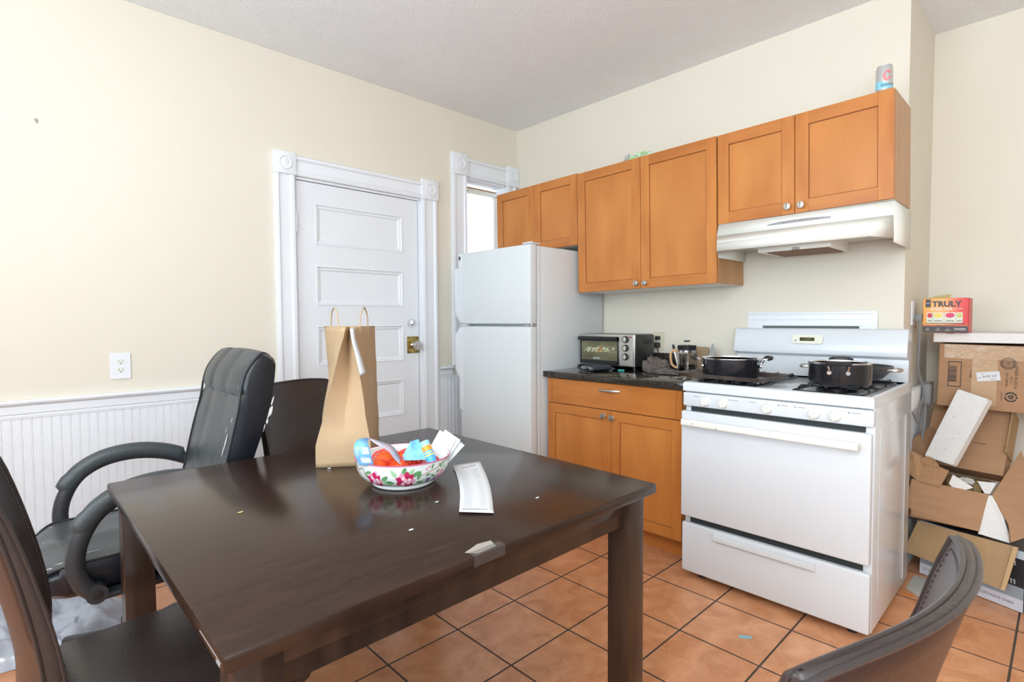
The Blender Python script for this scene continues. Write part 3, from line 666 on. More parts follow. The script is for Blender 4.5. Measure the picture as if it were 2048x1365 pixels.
# folded quilted pouch
t = thing('padded_pouch', 'grey quilted fabric pouch folded over, lying before the toaster oven', 'pouch', (-.44, -1.12, .914))
b = MB(); Mp = Matrix.Translation((-.435, -1.115, .9185)) @ Matrix.Rotation(radians(-100), 4, 'Z')
def pouch(u, v):
    a = u*2*pi; w = .072*(1+.06*sin(v*3)); h = .019+.002*sin(v*5)
    return Mp @ V(((math.copysign(abs(cos(a))**.75, cos(a)))*w+.012*(v-.5), (v-.5)*.135, h+math.copysign(abs(sin(a))**.8, sin(a))*h*(1-.15*v)))
b.grid(pouch, 32, 8); build(b, 'outer_fabric', mat('grey_fabric', (.045, .05, .06), .85, bump_s=60, bump=.3), t, solid=.005)
b = MB()
for s in (-1, 1):
    b.grid(lambda u, v, s=s: Mp @ V((s*.034+.028*cos(u*2*pi), -.055+v*.10, .019+.0115*sin(u*2*pi)+.002*sin(u*30)*v)), 20, 4)
build(b, 'white_lining', mat('white_lining_cloth', (.50, .48, .46), .9, bump_s=90, bump=.5), t)
# small things under the toaster oven
b = MB(); random.seed(5)
def crumple(b, c, r, sq=(1, 1, .6), n=3, amp=.35, mi=0, sub=3, seed=0):
    q = bmesh.new(); bmesh.ops.create_icosphere(q, subdivisions=sub, radius=1)
    for v in q.verts:
        d = v.co.normalized(); k = 1+amp*noise.noise(d*n+V((seed, seed*.7, 0)))+amp*.5*noise.noise(d*n*2.7+V((0, seed, 3)))
        v.co = V((c[0]+d.x*r*sq[0]*k, c[1]+d.y*r*sq[1]*k, c[2]+max(-.98*sq[2]*r, d.z*r*sq[2]*k)))
    b.add(q, None, mi)
crumple(b, (-.362, -1.165, .926), .022, (1, 1.5, .55), 3, .7, seed=4)
build(b, 'plastic_wrapper', mat('clear_crumpled_plastic', (.25, .25, .27), .15, alpha=.7), loc=(-.362, -1.165, .915), label='crumpled clear plastic wrapper under the toaster oven front', cat='wrapper', smooth=20)
b = MB(); b.tube([(-.345, -1.225, .9195), (-.335, -1.262, .9195)], [.0048, .0055], 10); build(b, 'teal_clip', mat('teal_plastic', (.05, .42, .36), .4), loc=(-.34, -1.243, .9145), label='small teal plastic stick under the toaster oven', cat='clip')
# towel
t = None
b = MB(); random.seed(11)
def towel(c, ax, r, seed):
    q = bmesh.new(); bmesh.ops.create_icosphere(q, subdivisions=4, radius=1)
    for v in q.verts:
        d = v.co.normalized(); n1 = noise.noise(d*2.2+V((seed, 0, 0))); n2 = abs(noise.noise(d*3.6+V((0, seed, 1))))
        n3 = abs(noise.noise(d*6.5+V((3, seed, 5)))); k = 1+.34*n1-.60*n2-.22*n3; p = V((d.x*ax[0], d.y*ax[1], d.z*ax[2]))*k
        v.co = V((c[0]+p.x, c[1]+p.y, max(.9158, c[2]+p.z)))
    b.add(q)
towel((-.205, -1.385, .945), (.075, .070, .060), 1, 2.3); towel((-.21, -1.45, .938), (.065, .05, .050), 1, 5.1); towel((-.31, -1.53, .926), (.045, .09, .022), 1, 8.8); towel((-.28, -1.44, .928), (.05, .06, .028), 1, 1.8)
build(b, 'dish_towel', mat('grey_brown_towel', (.20, .165, .145), .95, noise_s=30, noise_a=.12, bump_s=260, bump=.6), loc=(-.19, -1.45, .915), label='crumpled grey-brown dish towel on the counter beside the toaster oven', cat='towel', smooth=180)
# wall outlets
def outlet(name, label, o, xd, w, h, plate, plugs=()):
    n = V(xd).cross(V((0, 0, 1)))
    t = thing(name, label, 'outlet', o); M = plane_M(o, xd, (0, 0, 1))
    b = MB(); b.prism(rrect(w, h, .004), .006, M, bev=.0015); pl = build(b, 'cover_plate', plate, t)
    for s in (1, -1):
        b = MB(); M2 = M @ FX((0, s*.0195, .0055)); b.prism([(x, max(-.0135, min(.0135, y))) for x, y in rrect(.034, .030, .0149, 8)], .002, M2, 0)
        if s not in plugs:
            b.box(-.0075, -.0055, -.001, .007, .0018, .0022, M=M2, mi=1); b.box(.0055, .0075, -.001, .006, .0018, .0022, M=M2, mi=1); b.lathe([(.0026, .0018), (.0026, .0023)], 12, M2 @ FX((0, -.0065, 0)), 1)
        build(b, 'receptacle', [mat('ivory_receptacle', (.78, .78, .72), .4), M_dark], t)
    b = MB(); b.lathe([(.003, .006), (.003, .0072)], 10, M, 0); build(b, 'screw', M_trim, t)
    return t, M
outlet('wall_outlet', 'white duplex outlet on the left wall above the chair rail', (-2.637, -.0005, 1.018), (1, 0, 0), .079, .122, M_trim)
t, M = outlet('wall_outlet', 'ivory duplex outlet behind the toaster oven with two black plugs', (-.0005, -1.300, 1.088), (0, -1, 0), .072, .118, mat('aged_ivory_plate', (.70, .64, .47), .45), (1, -1))
b = MB(); b.box(-.014, .014, -.012, .012, .007, .032, .004, M=M @ FX((0, .02, 0))); build(b, 'plug', M_blackp, t)
b = MB(); b.box(-.015, .015, -.020, .014, .007, .038, .006, M=M @ FX((0, -.022, 0))); build(b, 'plug', mat('dark_brown_plug', (.05, .035, .03), .5), t)
b = MB(); b.tube(catmull([M @ V((0, -.03, .03)), M @ V((.004, -.06, .025)), M @ V((.02, -.10, .04)), V((-.05, -1.30, .925)), V((-.07, -1.27, .92))], 5), .003, 6)
build(b, 'power_cord', M_blackp, t)
# french press
t = thing('french_press', 'glass french press half full of coffee with a wooden handle', 'coffee press', (-.165, -1.578, .914))
PC = V((-.165, -1.578, .9175)); M = FX(PC); r = .049
b = MB(); b.lathe([(.002, .012), (r, .012), (r, .150), (r-.002, .150), (r-.002, .014), (.002, .014)], 40, M); build(b, 'glass_beaker', M_glass, t)
b = MB(); b.lathe([(.002, .0145), (r-.0024, .0145), (r-.0024, .048), (.002, .048)], 36, M, 0); build(b, 'coffee', mat('black_coffee', (.012, .006, .003), .1), t)
b = MB(); b.lathe([(r+.001, .118), (r+.003, .118), (r+.003, .130), (r+.001, .130)], 40, M, close=True); b.lathe([(r+.001, .006), (r+.003, .006), (r+.003, .012), (r+.001, .012)], 40, M, close=True)
for k in range(4):
    a = radians(35+90*k); b.tube([PC+V((cos(a)*(r+.006), sin(a)*(r+.006), 0)), PC+V((cos(a)*(r+.003), sin(a)*(r+.003), .012)), PC+V((cos(a)*(r+.003), sin(a)*(r+.003), .124))], .003, 6, flat=.6)
build(b, 'chrome_frame', M_chrome, t)
b = MB(); b.lathe([(r+.002, .128), (r+.003, .152), (r+.004, .154), (r+.002, .158), (.02, .160), (.002, .160)], 40, M, 0)
b.cyl(PC+V((0, 0, .158)), PC+V((0, 0, .180)), .004, mi=1); b.lathe([(.004, .176), (.019, .180), (.019, .185), (.006, .187), (.002, .187)], 28, M, 0)
build(b, 'lid_and_plunger', [M_blackp, M_chrome], t)
b = MB(); hd = V((-.45, .89, 0)).normalized(); c = PC+hd*(r+.003)
b.tube(catmull([c+V((0, 0, .124)), c+hd*.018+V((0, 0, .128)), c+hd*.036+V((0, 0, .112)), c+hd*.038+V((0, 0, .08)), c+hd*.032+V((0, 0, .048)), c+hd*.018+V((0, 0, .032)), c+V((0, 0, .026))], 6), .0075, 10)
build(b, 'wooden_handle', mat('pale_beech', (.62, .36, .17), .45), t)
# cutting boards, knives behind the press
b = MB(); M = plane_M((-.060, -1.588, .9145), (0, -1, 0), (.22, 0, 1)) ; b.prism([(p[0], p[1]+.075) for p in rrect(.125, .150, .014)], .010, M, bev=.002)
build(b, 'cutting_board', mat('bamboo_board', (.42, .29, .17), .6, noise_s=5, noise_a=.08), loc=(-.06, -1.588, .9145), label='small tan cutting board leaning on the backsplash behind the french press', cat='cutting board')
for lab, p0, p1, mi in (('steel knife blade leaning outward right of the french press', (-.085, -1.655, .93), (-.062, -1.690, 1.085), mat('dull_steel', (.18, .17, .16), .4, .8)), ('second steel blade leaning beside the right knife', (-.105, -1.668, .93), (-.075, -1.705, 1.065), mat('dull_steel', (.18, .17, .16), .4, .8))):
    b = MB(); p0, p1 = V(p0), V(p1); d = (p1-p0).normalized(); s = V((.2, -.98, 0)).cross(d).normalized()
    M = Matrix((d.cross(s), d, s)).transposed().to_4x4(); M.translation = p0
    L = (p1-p0).length; b.prism([(-.010, 0), (.010, 0), (.012, L*.7), (.002, L), (-.008, L*.97)], .002, M)
    build(b, 'kitchen_knife', mi, loc=p0, label=lab, cat='knife', group='knives behind the french press')
b = MB(); b.tube([(-.12, -1.50, .935), (-.10, -1.460, 1.045)], [.008, .010], 8, mi=0); b.tube([(-.10, -1.460, 1.045), (-.095, -1.450, 1.072)], [.009, .006], 8, mi=1)
build(b, 'kitchen_utensil', [M_steel, M_blackp], loc=(-.12, -1.50, .915), label='steel utensil with black tip leaning left of the french press', cat='utensil')
# on top of the cabinets
t = thing('beverage_can', 'silver and blue drink can on top of the right wall cabinet', 'can', (-.285, -2.540, 2.186))
b = MB(); M = FX((-.285, -2.540, 2.188)); r = .031
b.lathe([(.002, .004), (.024, 0), (.030, .008), (r, .012), (r, .098), (.027, .108), (.0275, .112), (.024, .112), (.0235, .108), (.002, .108)], 40, M, 0)
def on_can(a, z, off=.0006): return M @ V(((r+off)*cos(a), (r+off)*sin(a), z))
a0 = radians(200)
g = [[on_can(a0-1.5+3.2*i/24, .012, .0005), on_can(a0-1.5+3.2*i/24, .036+.010*sin(i/24*5+1), .0005)] for i in range(25)]
b.loft(g, closed=False, caps=False, mi=1)
for k in range(26):
    a = random.Random(k).uniform(0, 2*pi); q = a0+.2+.36*cos(a); z = .062+.018*sin(a)
    b.loft([[on_can(q-.16, z-.002), on_can(q-.16, z+.002)], [on_can(q, z-.001), on_can(q, z+.004)], [on_can(q+.16, z+.003), on_can(q+.16, z+.006)]], closed=False, caps=False, mi=2)
Mt = plane_M(on_can(a0-.35, .026, .002), (-sin(a0-.35), cos(a0-.35), 0), (0, 0, 1))
b.text('ALMOND', .012, plane_M(on_can(a0+.15, .024, .0028), (sin(a0), -cos(a0), 0), (0, 0, 1)), 3, sx=.9)
build(b, 'can_body', [mat('can_aluminium', (.62, .61, .60), .35, .5), mat('can_light_blue', (.28, .62, .78), .4), mat('can_red_print', (.75, .22, .22), .5), M_ink], t)
t = thing('produce_bag', 'crumpled green and clear plastic bag on top of the tall wall cabinet', 'plastic bag', (-.25, -1.31, 2.174))
b = MB(); crumple(b, (-.265, -1.325, 2.190), .042, (.9, 1.7, .62), 2.5, .6, 0, 4, 1.3); crumple(b, (-.26, -1.24, 2.196), .026, (1, 1.1, .9), 2.5, .8, 1, 3, 6); crumple(b, (-.27, -1.405, 2.182), .014, (1, 1.9, .6), 2.5, .5, 2, 3, 2)
build(b, 'bag_film', [mat('green_film', (.25, .55, .10), .3, noise_s=22, col2=(.70, .78, .66)), mat('clear_film', (.62, .63, .56), .2, alpha=.75), mat('blue_film', (.05, .25, .55), .4)], t, smooth=25)

# ------------------------------------------------------------ dining table
TT = .755
t = thing('dining_table', 'square espresso-brown dining table filling the foreground', 'table', (-2.262, -1.735, 0))
tx0, tx1, ty0, ty1 = -2.833, -1.690, -2.303, -1.170
b = MB(); b.box(tx0, tx1, ty0, ty1, TT-.030, TT, .007, 2); build(b, 'tabletop', M_table, t)
b = MB(); b.quad([(tx0+.001, ty0+.12, TT-.006), (tx0-.0004, ty0+.12, TT-.012), (tx0-.0004, ty0+.008, TT-.013), (tx0+.004, ty0+.0045, TT-.004)]); b.quad([(tx0+.0005, ty0+.035, TT-.013), (tx0-.0008, ty0+.030, TT-.020), (tx0-.0008, ty0+.012, TT-.020), (tx0-.0006, ty0+.008, TT-.010)])
build(b, 'chipped_edge', mat('bare_chipped_edge', (.30, .27, .26), .35), t)
lg = .074
for x in (tx0+.022, tx1-.022-lg):
    for y in (ty0+.030, ty1-.030-lg):
        b = MB(); b.box(x, x+lg, y, y+lg, .0, TT-.030, .003, 2); build(b, 'leg', M_tleg, t)
for y in (ty0+.052, ty1-.052-.022):
    b = MB(); b.box(tx0+.09, tx1-.09, y, y+.022, TT-.115, TT-.030); b.box(tx0+.09, tx1-.09, y-.006, y+.028, TT-.078, TT-.030, .004); build(b, 'apron', M_tleg, t)
for x in (tx0+.045, tx1-.045-.022):
    b = MB(); b.box(x, x+.022, ty0+.09, ty1-.09, TT-.115, TT-.030); b.box(x-.006, x+.028, ty0+.09, ty1-.09, TT-.078, TT-.030, .004); build(b, 'apron', M_tleg, t)
TZ = TT+.0006
b = MB(); 
b.quad([(-2.377, -2.276, TZ), (-2.332, -2.262, TZ), (-2.300, -2.268, TZ), (-2.309, -2.296, TZ), (-2.36, -2.298, TZ)], mi=0, th=.0004)
b.grid(lambda u, v: V((-2.375+.085*u, -2.284-.020*min(1, v*2)-.0, TZ+.0006-max(0, v-.5)*.046)), 4, 6, mi=1)
build(b, 'tape_scrap', [mat('torn_paper', (.36, .32, .28), .8), mat('clear_tape', (.16, .13, .12), .15, alpha=.35)], loc=(-2.34, -2.283, TZ), label='scrap of paper stuck with clear tape to the table edge', cat='tape', recalc=False)
for i, (x, y, cx) in enumerate(((-2.63, -1.71, (.7, .55, .25)), (-2.39, -2.10, (.9, .9, .9)), (-2.30, -1.49, (.9, .9, .9)), (-2.03, -2.15, (.85, .85, .9)), (-2.24, -1.99, (.6, .75, .6)))):
    b = MB(); crumple(b, (x, y, TZ+.0012), .0035, (1.8, .7, .4), 2, .5, 0, 2, i)
    nm = ['curled straw-coloured crumb on the left half of the table', 'white crumb near the front right table edge', 'white crumb beside the foot of the paper bag', 'bluish white fleck near the right corner of the table', 'greenish fleck on the table in front of the bowl'][i]
    build(b, 'crumb', flat('crumb_%d' % i, cx, .8), loc=(x, y, TZ), label=nm, cat='crumb', group='crumbs on the table')

# ------------------------------------------------------------ dining chairs (faces +Y locally)
def make_chair():
    t = thing('dining_chair', 'x', 'chair', (0, 0, 0), group='dark leather dining chairs round the table')
    def bl(b, n, m, **k): return build(b, n, m, t, local=True, **k)
    # seat: trapezoid pad, slightly domed
    def hw(y): return .218+.030*(y+.22)/.44
    b = MB(); rings = []
    for k in range(13):
        y = -.215+.44*k/12; w = hw(y); e = .012 if k in (0, 12) else 0
        pr = [(-w+e, .40+e), (-w, .415+e), (-w, .452-e), (-w+.006, .464-e), (-w*.6, .470-e), (0, .472-e), (w*.6, .470-e), (w-.006, .464-e), (w, .452-e), (w, .415+e), (w-e, .40+e)]
        rings.append([(x, y, z) for x, z in pr])
    b.loft(rings); bl(b, 'seat', M_leather, smooth=50)
    # backrest: barrel-curved shell scrolling backwards at the top
    zt, zb = .944, .44
    def prof(z):
        k = max(0, (z-.56)/.40); return -.226-.105*k**1.4
    def surf(u, v, off):
        z = zb+(zt-zb)*v; edge = abs(u)
        z2 = z - .010*max(0, v-.9)*10*edge**4
        w = .221+.006*v
        return V((u*w, prof(z)+.050*u*u*(.55+.45*v)-off-.012*0, z2))
    T0 = .036
    def TH(v): return T0-.021*max(0, v)**1.6
    T = .015
    b = MB(); nu, nv = 20, 18
    G = {}
    def vv(u, v, s):
        # rounded rim: inset the shell near its border
        du = 1-abs(u); return surf(u, v, 0 if s == 0 else T)
    rows = []
    for j in range(nv+1):
        v = j/nv; ring = []
        for i in range(nu+1): u = -1+2*i/nu; p = surf(u*.985, v, 0); ring.append(p)
        T_ = TH(v); p = surf(1, v, T_*.25); ring.append(p); ring.append(surf(1, v, T_*.75))
        for i in range(nu, -1, -1): u = -1+2*i/nu; ring.append(surf(u*.985, v, T_))
        ring.append(surf(-1, v, T_*.75)); ring.append(surf(-1, v, T_*.25)); rows.append(ring)
    n = len(rows[0])
    top = [p.copy() for p in rows[-1]]
    cen = [(surf(-1+2*min(i, nu)/nu if i <= nu else 1, 1, T/2)) for i in range(n)]
    R = b.loft(rows, caps=False, mi=0)
    for k_, f in enumerate(b.bm.faces):
        if nu+3 <= k_ % n < 2*nu+3: f.material_index = 1
    # domed top rim
    def top_ring(shr, dz):
        out = []
        for i, p in enumerate(top):
            u = max(-1, min(1, p.x/.227)); c = surf(u, 1, T/2); out.append(V((p.x*(1-shr*.02), c.y+(p.y-c.y)*(1-shr), p.z+dz)))
        return out
    b.loft([top, top_ring(.15, .003), top_ring(.45, .006), top_ring(.85, .007)], caps=False, mi=0)
    a = top_ring(.85, .007); m = len(a)
    for i in range(nu): b.bm.faces.new([b.bm.verts.new(q) for q in (a[i], a[i+1], a[n-4-i-0] if False else a[nu+2+nu-i-0], a[nu+2+nu-i+1])]) if False else None
    b.quad([a[0]]+[a[i] for i in range(1, nu+1)]+[a[i] for i in range(nu+3, 2*nu+4)], mi=0)
    bmesh.ops.remove_doubles(b.bm, verts=b.bm.verts[:], dist=.0004)
    bk = bl(b, 'backrest', [M_leather, M_leatherback], smooth=50)
    # welted seams with stitches along both rims
    for fo, nm in ((.14, 'front_welt'), (.86, 'rear_welt')):
        b = MB(); s0 = -1 if fo < .5 else 1
        path = [surf(-1.0, v/12, TH(v/12)*fo) for v in range(0, 12)] + [surf(-1+2*i/18, 1.0, T*fo)+V((0, 0, .004-.003*abs(-1+2*i/18)**6)) for i in range(19)] + [surf(1.0, v/12, TH(v/12)*fo) for v in range(11, -1, -1)]
        b.tube([p+V((0, .0018 if s0 < 0 else -.0018, 0)) for p in path], .0034, 7)
        bl(b, nm, M_leather).parent = bk
    b = MB(); path = [surf(-.93, v/12, -.001) for v in range(0, 12)] + [surf(-.93+1.86*i/18, .975, -.001) for i in range(19)] + [surf(.93, v/12, -.001) for v in range(11, -1, -1)]
    # individual stitches as short bars on the inner face
    L = 0; 
    for p, q in zip(path[:-1], path[1:]):
        d = (q-p); ln = d.length; k = max(1, int(ln/.0075))
        for i in range(k):
            a0 = p+d*(i/k); a1 = p+d*((i+.55)/k); b.tube([a0, a1], .0008, 4)
    bl(b, 'stitching', M_stitch, smooth=0, kind='stuff').parent = bk
    for sx in (-1, 1):
        b = MB(); b.loft([[(sx*.205+dx, .20+dy, z) for dx, dy in ((-.018, -.018), (.018, -.018), (.018, .018), (-.018, .018))] for z in (0, .40)]); bl(b, 'leg', M_tleg)
        b = MB(); b.loft([[(sx*.195+dx*k, -.20-o+dy*k, z) for dx, dy in ((-.019, -.019), (.019, -.019), (.019, .019), (-.019, .019))] for z, o, k in ((0, .045, .8), (.20, .015, .95), (.42, .0, 1))]); bl(b, 'leg', M_tleg)
    return t
def clone(o, parent=None):
    c = o.copy(); COL.objects.link(c); 
    if parent: c.parent = parent
    for ch in list(o.children): clone(ch, c)
    return c
chair = make_chair()
places = [((-2.783, -1.693, 0), radians(-90), 'dark leather dining chair with its seat under the left table edge'),
          ((-2.3295, -2.713, 0), radians(-6.5), 'dark leather dining chair cropped at the bottom right corner, back to the camera'),
          ((-1.960, -.915, 0), radians(180+25.5), 'dark leather dining chair behind the far table edge by the door')]
kids = None
for i, (loc, rz, lab) in enumerate(places):
    c = chair if i == 0 else clone(chair)
    if i == 0: first = [c, loc, rz, lab]
    else: c.location = loc; c.rotation_euler = (0, 0, rz); c['label'] = lab
first[0].location = first[1]; first[0].rotation_euler = (0, 0, first[2]); first[0]['label'] = first[3]

# ------------------------------------------------------------ office chair (faces -x)
t = thing('office_chair', 'worn black leather office armchair with peeling seams by the left wall', 'office chair', (-2.75, -.868, 0))
OY = -.868
P = [(-2.555, .50), (-2.523, .61), (-2.505, .69), (-2.487, .77), (-2.470, .84), (-2.450, .92), (-2.437, .995), (-2.420, 1.045), (-2.388, 1.090), (-2.358, 1.112), (-2.328, 1.100)]
Q = [(-2.465, .50), (-2.445, .62), (-2.420, .70), (-2.392, .78), (-2.366, .85), (-2.342, .93), (-2.328, 1.0), (-2.323, 1.03), (-2.319, 1.06), (-2.317, 1.080), (-2.315, 1.092)]
Pc, Qc = catmull([(x, 0, z) for x, z in P], 4), catmull([(x, 0, z) for x, z in Q], 4)
nn = len(Pc); b = MB(); rows = []; NF = 28; seam = []
for j, (p, q) in enumerate(zip(Pc, Qc)):
    f = j/(nn-1); w = .248-.020*max(0, (f-.35))*1.6; hd = f > .56
    if f > .8: w -= .03*((f-.8)/.2)**2
    d = (p-q); L = d.length; d.normalize(); ring = []
    for i in range(NF+1):
        u = -1+2*i/NF; a = abs(u)
        if hd:      # headrest: centre panel and two side rolls
            g = .012*(1-u*u)+.008*abs(sin(pi*(u+1)*1.5))**.5
            g -= .006*math.exp(-((a-.34)/.05)**2)
        else:
            g = .010*(1-u*u)+.003*noise.noise(V((u*3, f*9, 0)))+.004*sin(u*9+f*3)*(1-a)
            g -= .005*math.exp(-((a-.40)/.05)**2)
        g -= .010*math.exp(-((f-.555)/.018)**2)
        ring.append(p+d*g+V((0, u*w, 0)))
    for k in (1, 2, 3, 4, 5): ring.append(p-d*L*k/6+V((0, w+.006*sin(pi*k/6), 0)))
    for i in range(8, -1, -1): u = -1+2*i/8; ring.append(q-d*.008*(1-u*u)+V((0, u*w, 0)))
    for k in (5, 4, 3, 2, 1): ring.append(p-d*L*k/6+V((0, -w-.006*sin(pi*k/6), 0)))
    rows.append([r+V((0, OY, 0)) for r in ring]); seam.append((p+V((0, OY+w, 0)), p+V((0, OY-w, 0))))
b.loft(rows, caps=True, mi=0)
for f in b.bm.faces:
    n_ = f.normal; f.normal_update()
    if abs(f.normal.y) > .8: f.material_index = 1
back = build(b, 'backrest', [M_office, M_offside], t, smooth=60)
for s in (0, 1):
    b = MB(); b.tube([q[s]+V((-.002, 0, 0)) for q in seam], .0042, 7); build(b, 'piping', M_blackp, t).parent = back
b = MB(); b.tube([seam[-1][0]]+[V((-2.342, OY+.21-.42*k/8, 1.108+.008*sin(pi*k/8))) for k in range(9)]+[seam[-1][1]], .004, 7); build(b, 'piping', M_blackp, t).parent = back
# peeled patches of leather
b = MB(); random.seed(4)
def near_side(x, z, off=-.0045): return V((x, OY-.262-off*0-.0052, z))
def blob(c, pts): b.quad([V((c[0]+x, c[1], c[2]+z)) for x, z in pts], th=.0008)
def jag(cx, y, cz, w, h, n, lean=.0):
    pp = []
    for k in range(n):
        a = 2*pi*k/n; r = .6+.5*random.random(); z = h*sin(a)*r; pp.append((w*cos(a)*r+lean*z, z))
    blob((cx, y, cz), pp)
wy = lambda f: OY-(.248-.020*max(0, (f-.35))*1.6)-.0072
jag(-2.345, wy(.72), .900, .010, .026, 11, .35); jag(-2.357, wy(.68), .868, .006, .012, 9); jag(-2.336, wy(.75), .935, .003, .02, 7, .3); jag(-2.368, wy(.62), .845, .002, .016, 7, .3)
build(b, 'peeled_patch', M_peel, t, smooth=0).parent = back
b = MB()
for (f, u, ww, hh) in ((.36, -.83, .006, .030), (.30, -.80, .004, .02), (.47, -.88, .003, .012), (.40, -.74, .003, .014), (.62, -.93, .003, .010), (.22, -.78, .003, .012)):
    j = int(f*(nn-1)); p, q = Pc[j], Pc[j+1]; w = .248-.020*max(0, f-.35)*1.6; d = (q-p).normalized(); c = p+V((-.006, OY+u*w, 0)); s = V((0, 1, 0))
    b.quad([c-d*hh-s*.001, c-d*hh*.3+s*ww, c+d*hh*.6+s*ww*.8, c+d*hh, c+d*hh*.1-s*ww*.7])
for k in range(34):
    f = random.uniform(.12, .95); u = random.uniform(-.8, .8); j = int(f*(nn-2)); p, q = Pc[j], Pc[j+1]; w = .235; d = (q-p).normalized(); nn_ = V((d.z, 0, -d.x)); a = abs(u)
    g = .012*(1-u*u)+(.008*abs(sin(pi*(u+1)*1.5))**.5 if f > .56 else 0)
    c = p+(Pc[j]-Qc[j]).normalized()*(g+.0008)+V((0, OY+u*w, 0)); s = .0008+.0010*random.random()
    b.quad([c-d*s, c+V((0, s, 0)), c+d*s, c-V((0, s, 0))])
build(b, 'peeled_fleck', M_peel, t, smooth=0, kind='stuff').parent = back
# seat
b = MB(); sx0, sx1, hw_ = -3.020, -2.545, .238
def seat_pt(u, v, top=True):
    x = sx0+(sx1-sx0)*u; y = (v*2-1); fr = max(0, .22-u)/.22
    w = hw_-.05*fr**2
    z = .512-.035*fr**2+.010*(1-y*y)-.012*abs(sin(y*4.2+.3))*(1-abs(y))*.6+.004*sin(x*40+y*3)*(1-abs(y))
    return V((x+.03*fr*y*y, OY+y*w, z))
g = b.grid(lambda u, v: seat_pt(u, v), 24, 24)
NB = 24
edge = [seat_pt(k/NB, 0) for k in range(NB+1)] + [seat_pt(1, k/NB) for k in range(1, NB+1)] + [seat_pt(1-k/NB, 1) for k in range(1, NB+1)] + [seat_pt(0, 1-k/NB) for k in range(1, NB)]
cc = V(((sx0+sx1)/2, OY, 0))
def shr(p, k, z): d = V((p.x-cc.x, p.y-cc.y, 0)); return V((cc.x+d.x*k, cc.y+d.y*k, z))
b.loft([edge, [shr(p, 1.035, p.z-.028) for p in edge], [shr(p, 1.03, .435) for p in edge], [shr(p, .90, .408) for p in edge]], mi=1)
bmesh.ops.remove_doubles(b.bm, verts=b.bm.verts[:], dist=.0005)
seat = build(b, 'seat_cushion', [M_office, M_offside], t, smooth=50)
b = MB(); b.tube([p+V((0, 0, .002)) for p in edge], .0045, 7, loop=True); build(b, 'piping', M_blackp, t).parent = seat
b = MB(); random.seed(9)
for k in range(60):
    u, v = random.uniform(.02, .8), random.uniform(.02, .98); c = seat_pt(u, v)+V((0, 0, .0012)); s = .0008+.0022*random.random()**3
    b.quad([c-V((s*2, 0, 0)), c+V((0, s, 0)), c+V((s*2.4, 0, 0)), c-V((0, s, 0))])
for (u, v, l, w) in ((.10, .06, .016, .004), (.16, .08, .014, .003), (.30, .14, .045, .0022), (.05, .12, .010, .003)):
    c = seat_pt(u, v)+V((0, 0, .0014)); b.quad([c-V((l, 0, 0)), c+V((0, w, .0)), c+V((l, .3*w, 0)), c-V((0, w, 0))])
build(b, 'peeled_fleck', M_peel, t, smooth=0, kind='stuff').parent = seat
# loop arms
for y in (OY-.268, OY+.268):
    path = catmull([(-2.868, y, .425), (-2.898, y, .468), (-2.908, y, .53), (-2.892, y, .60), (-2.850, y, .665), (-2.775, y, .706), (-2.680, y, .716), (-2.590, y, .700), (-2.515, y, .668), (-2.455, y, .63)], 6)
    b = MB(); b.tube(path, [.019]*len(path), 12, flat=1.25); b.lathe([(.002, -.022), (.025, -.022), (.027, -.016), (.027, .022), (.002, .022)], 24, Matrix.Translation((-2.862, y, .425)) @ Matrix.Rotation(pi/2, 4, 'X'))
    arm = build(b, 'armrest', M_arm, t, smooth=60)
    k0 = int(len(path)*.38); pp = [p+V((0, 0, .012)) for p in path[k0-2:-6]]
    b = MB(); n_ = len(pp); b.tube([p+(V((-.006, 0, 0)) if i < 4 else V((0, 0, 0))) for i, p in enumerate(pp)], [.010 if i in (0, n_-1) else .0215 for i in range(n_)], 12, flat=1.35)
    build(b, 'arm_pad', M_office, t, smooth=60).parent = arm
    b = MB(); s = -1 if y < OY else 1; b.lathe([(.002, .0222), (.014, .0222), (.013, .0245), (.002, .0255)], 20, Matrix.Translation((-2.862, y, .425)) @ Matrix.Rotation(-s*pi/2, 4, 'X')); build(b, 'bolt_cap', M_blackp, t).parent = arm
b = MB(); b.box(-2.88, -2.60, OY-.268, OY+.268, .395, .412, .004); b.box(-2.84, -2.64, OY-.10, OY+.10, .36, .40, .01); build(b, 'seat_mechanism', M_arm, t)
b = MB(); b.cyl((-2.74, OY, .11), (-2.74, OY, .37), .025); b.cyl((-2.74, OY, .07), (-2.74, OY, .20), .034); build(b, 'gas_cylinder', M_arm, t)
for k in range(5):
    a = radians(197+72*k); d = V((cos(a), sin(a), 0)); o = V((-2.74, OY, 0))
    b = MB(); b.tube([o+V((0, 0, .10)), o+d*.15+V((0, 0, .105)), o+d*.29+V((0, 0, .075))], [.033, .026, .018], 10, flat=.8); lgo = build(b, 'base_leg', M_arm, t, smooth=60)
    c = o+d*.29; s = V((-d.y, d.x, 0))
    b = MB(); b.cyl(c+s*.008+V((0, 0, .028)), c+s*.028+V((0, 0, .028)), .0275); b.cyl(c-s*.008+V((0, 0, .028)), c-s*.028+V((0, 0, .028)), .0275); b.cyl(c+V((0, 0, .03)), c+V((0, 0, .07)), .008); b.cyl(c-s*.01+V((0, 0, .028)), c+s*.01+V((0, 0, .028)), .01)
    build(b, 'caster', M_blackp, t).parent = lgo

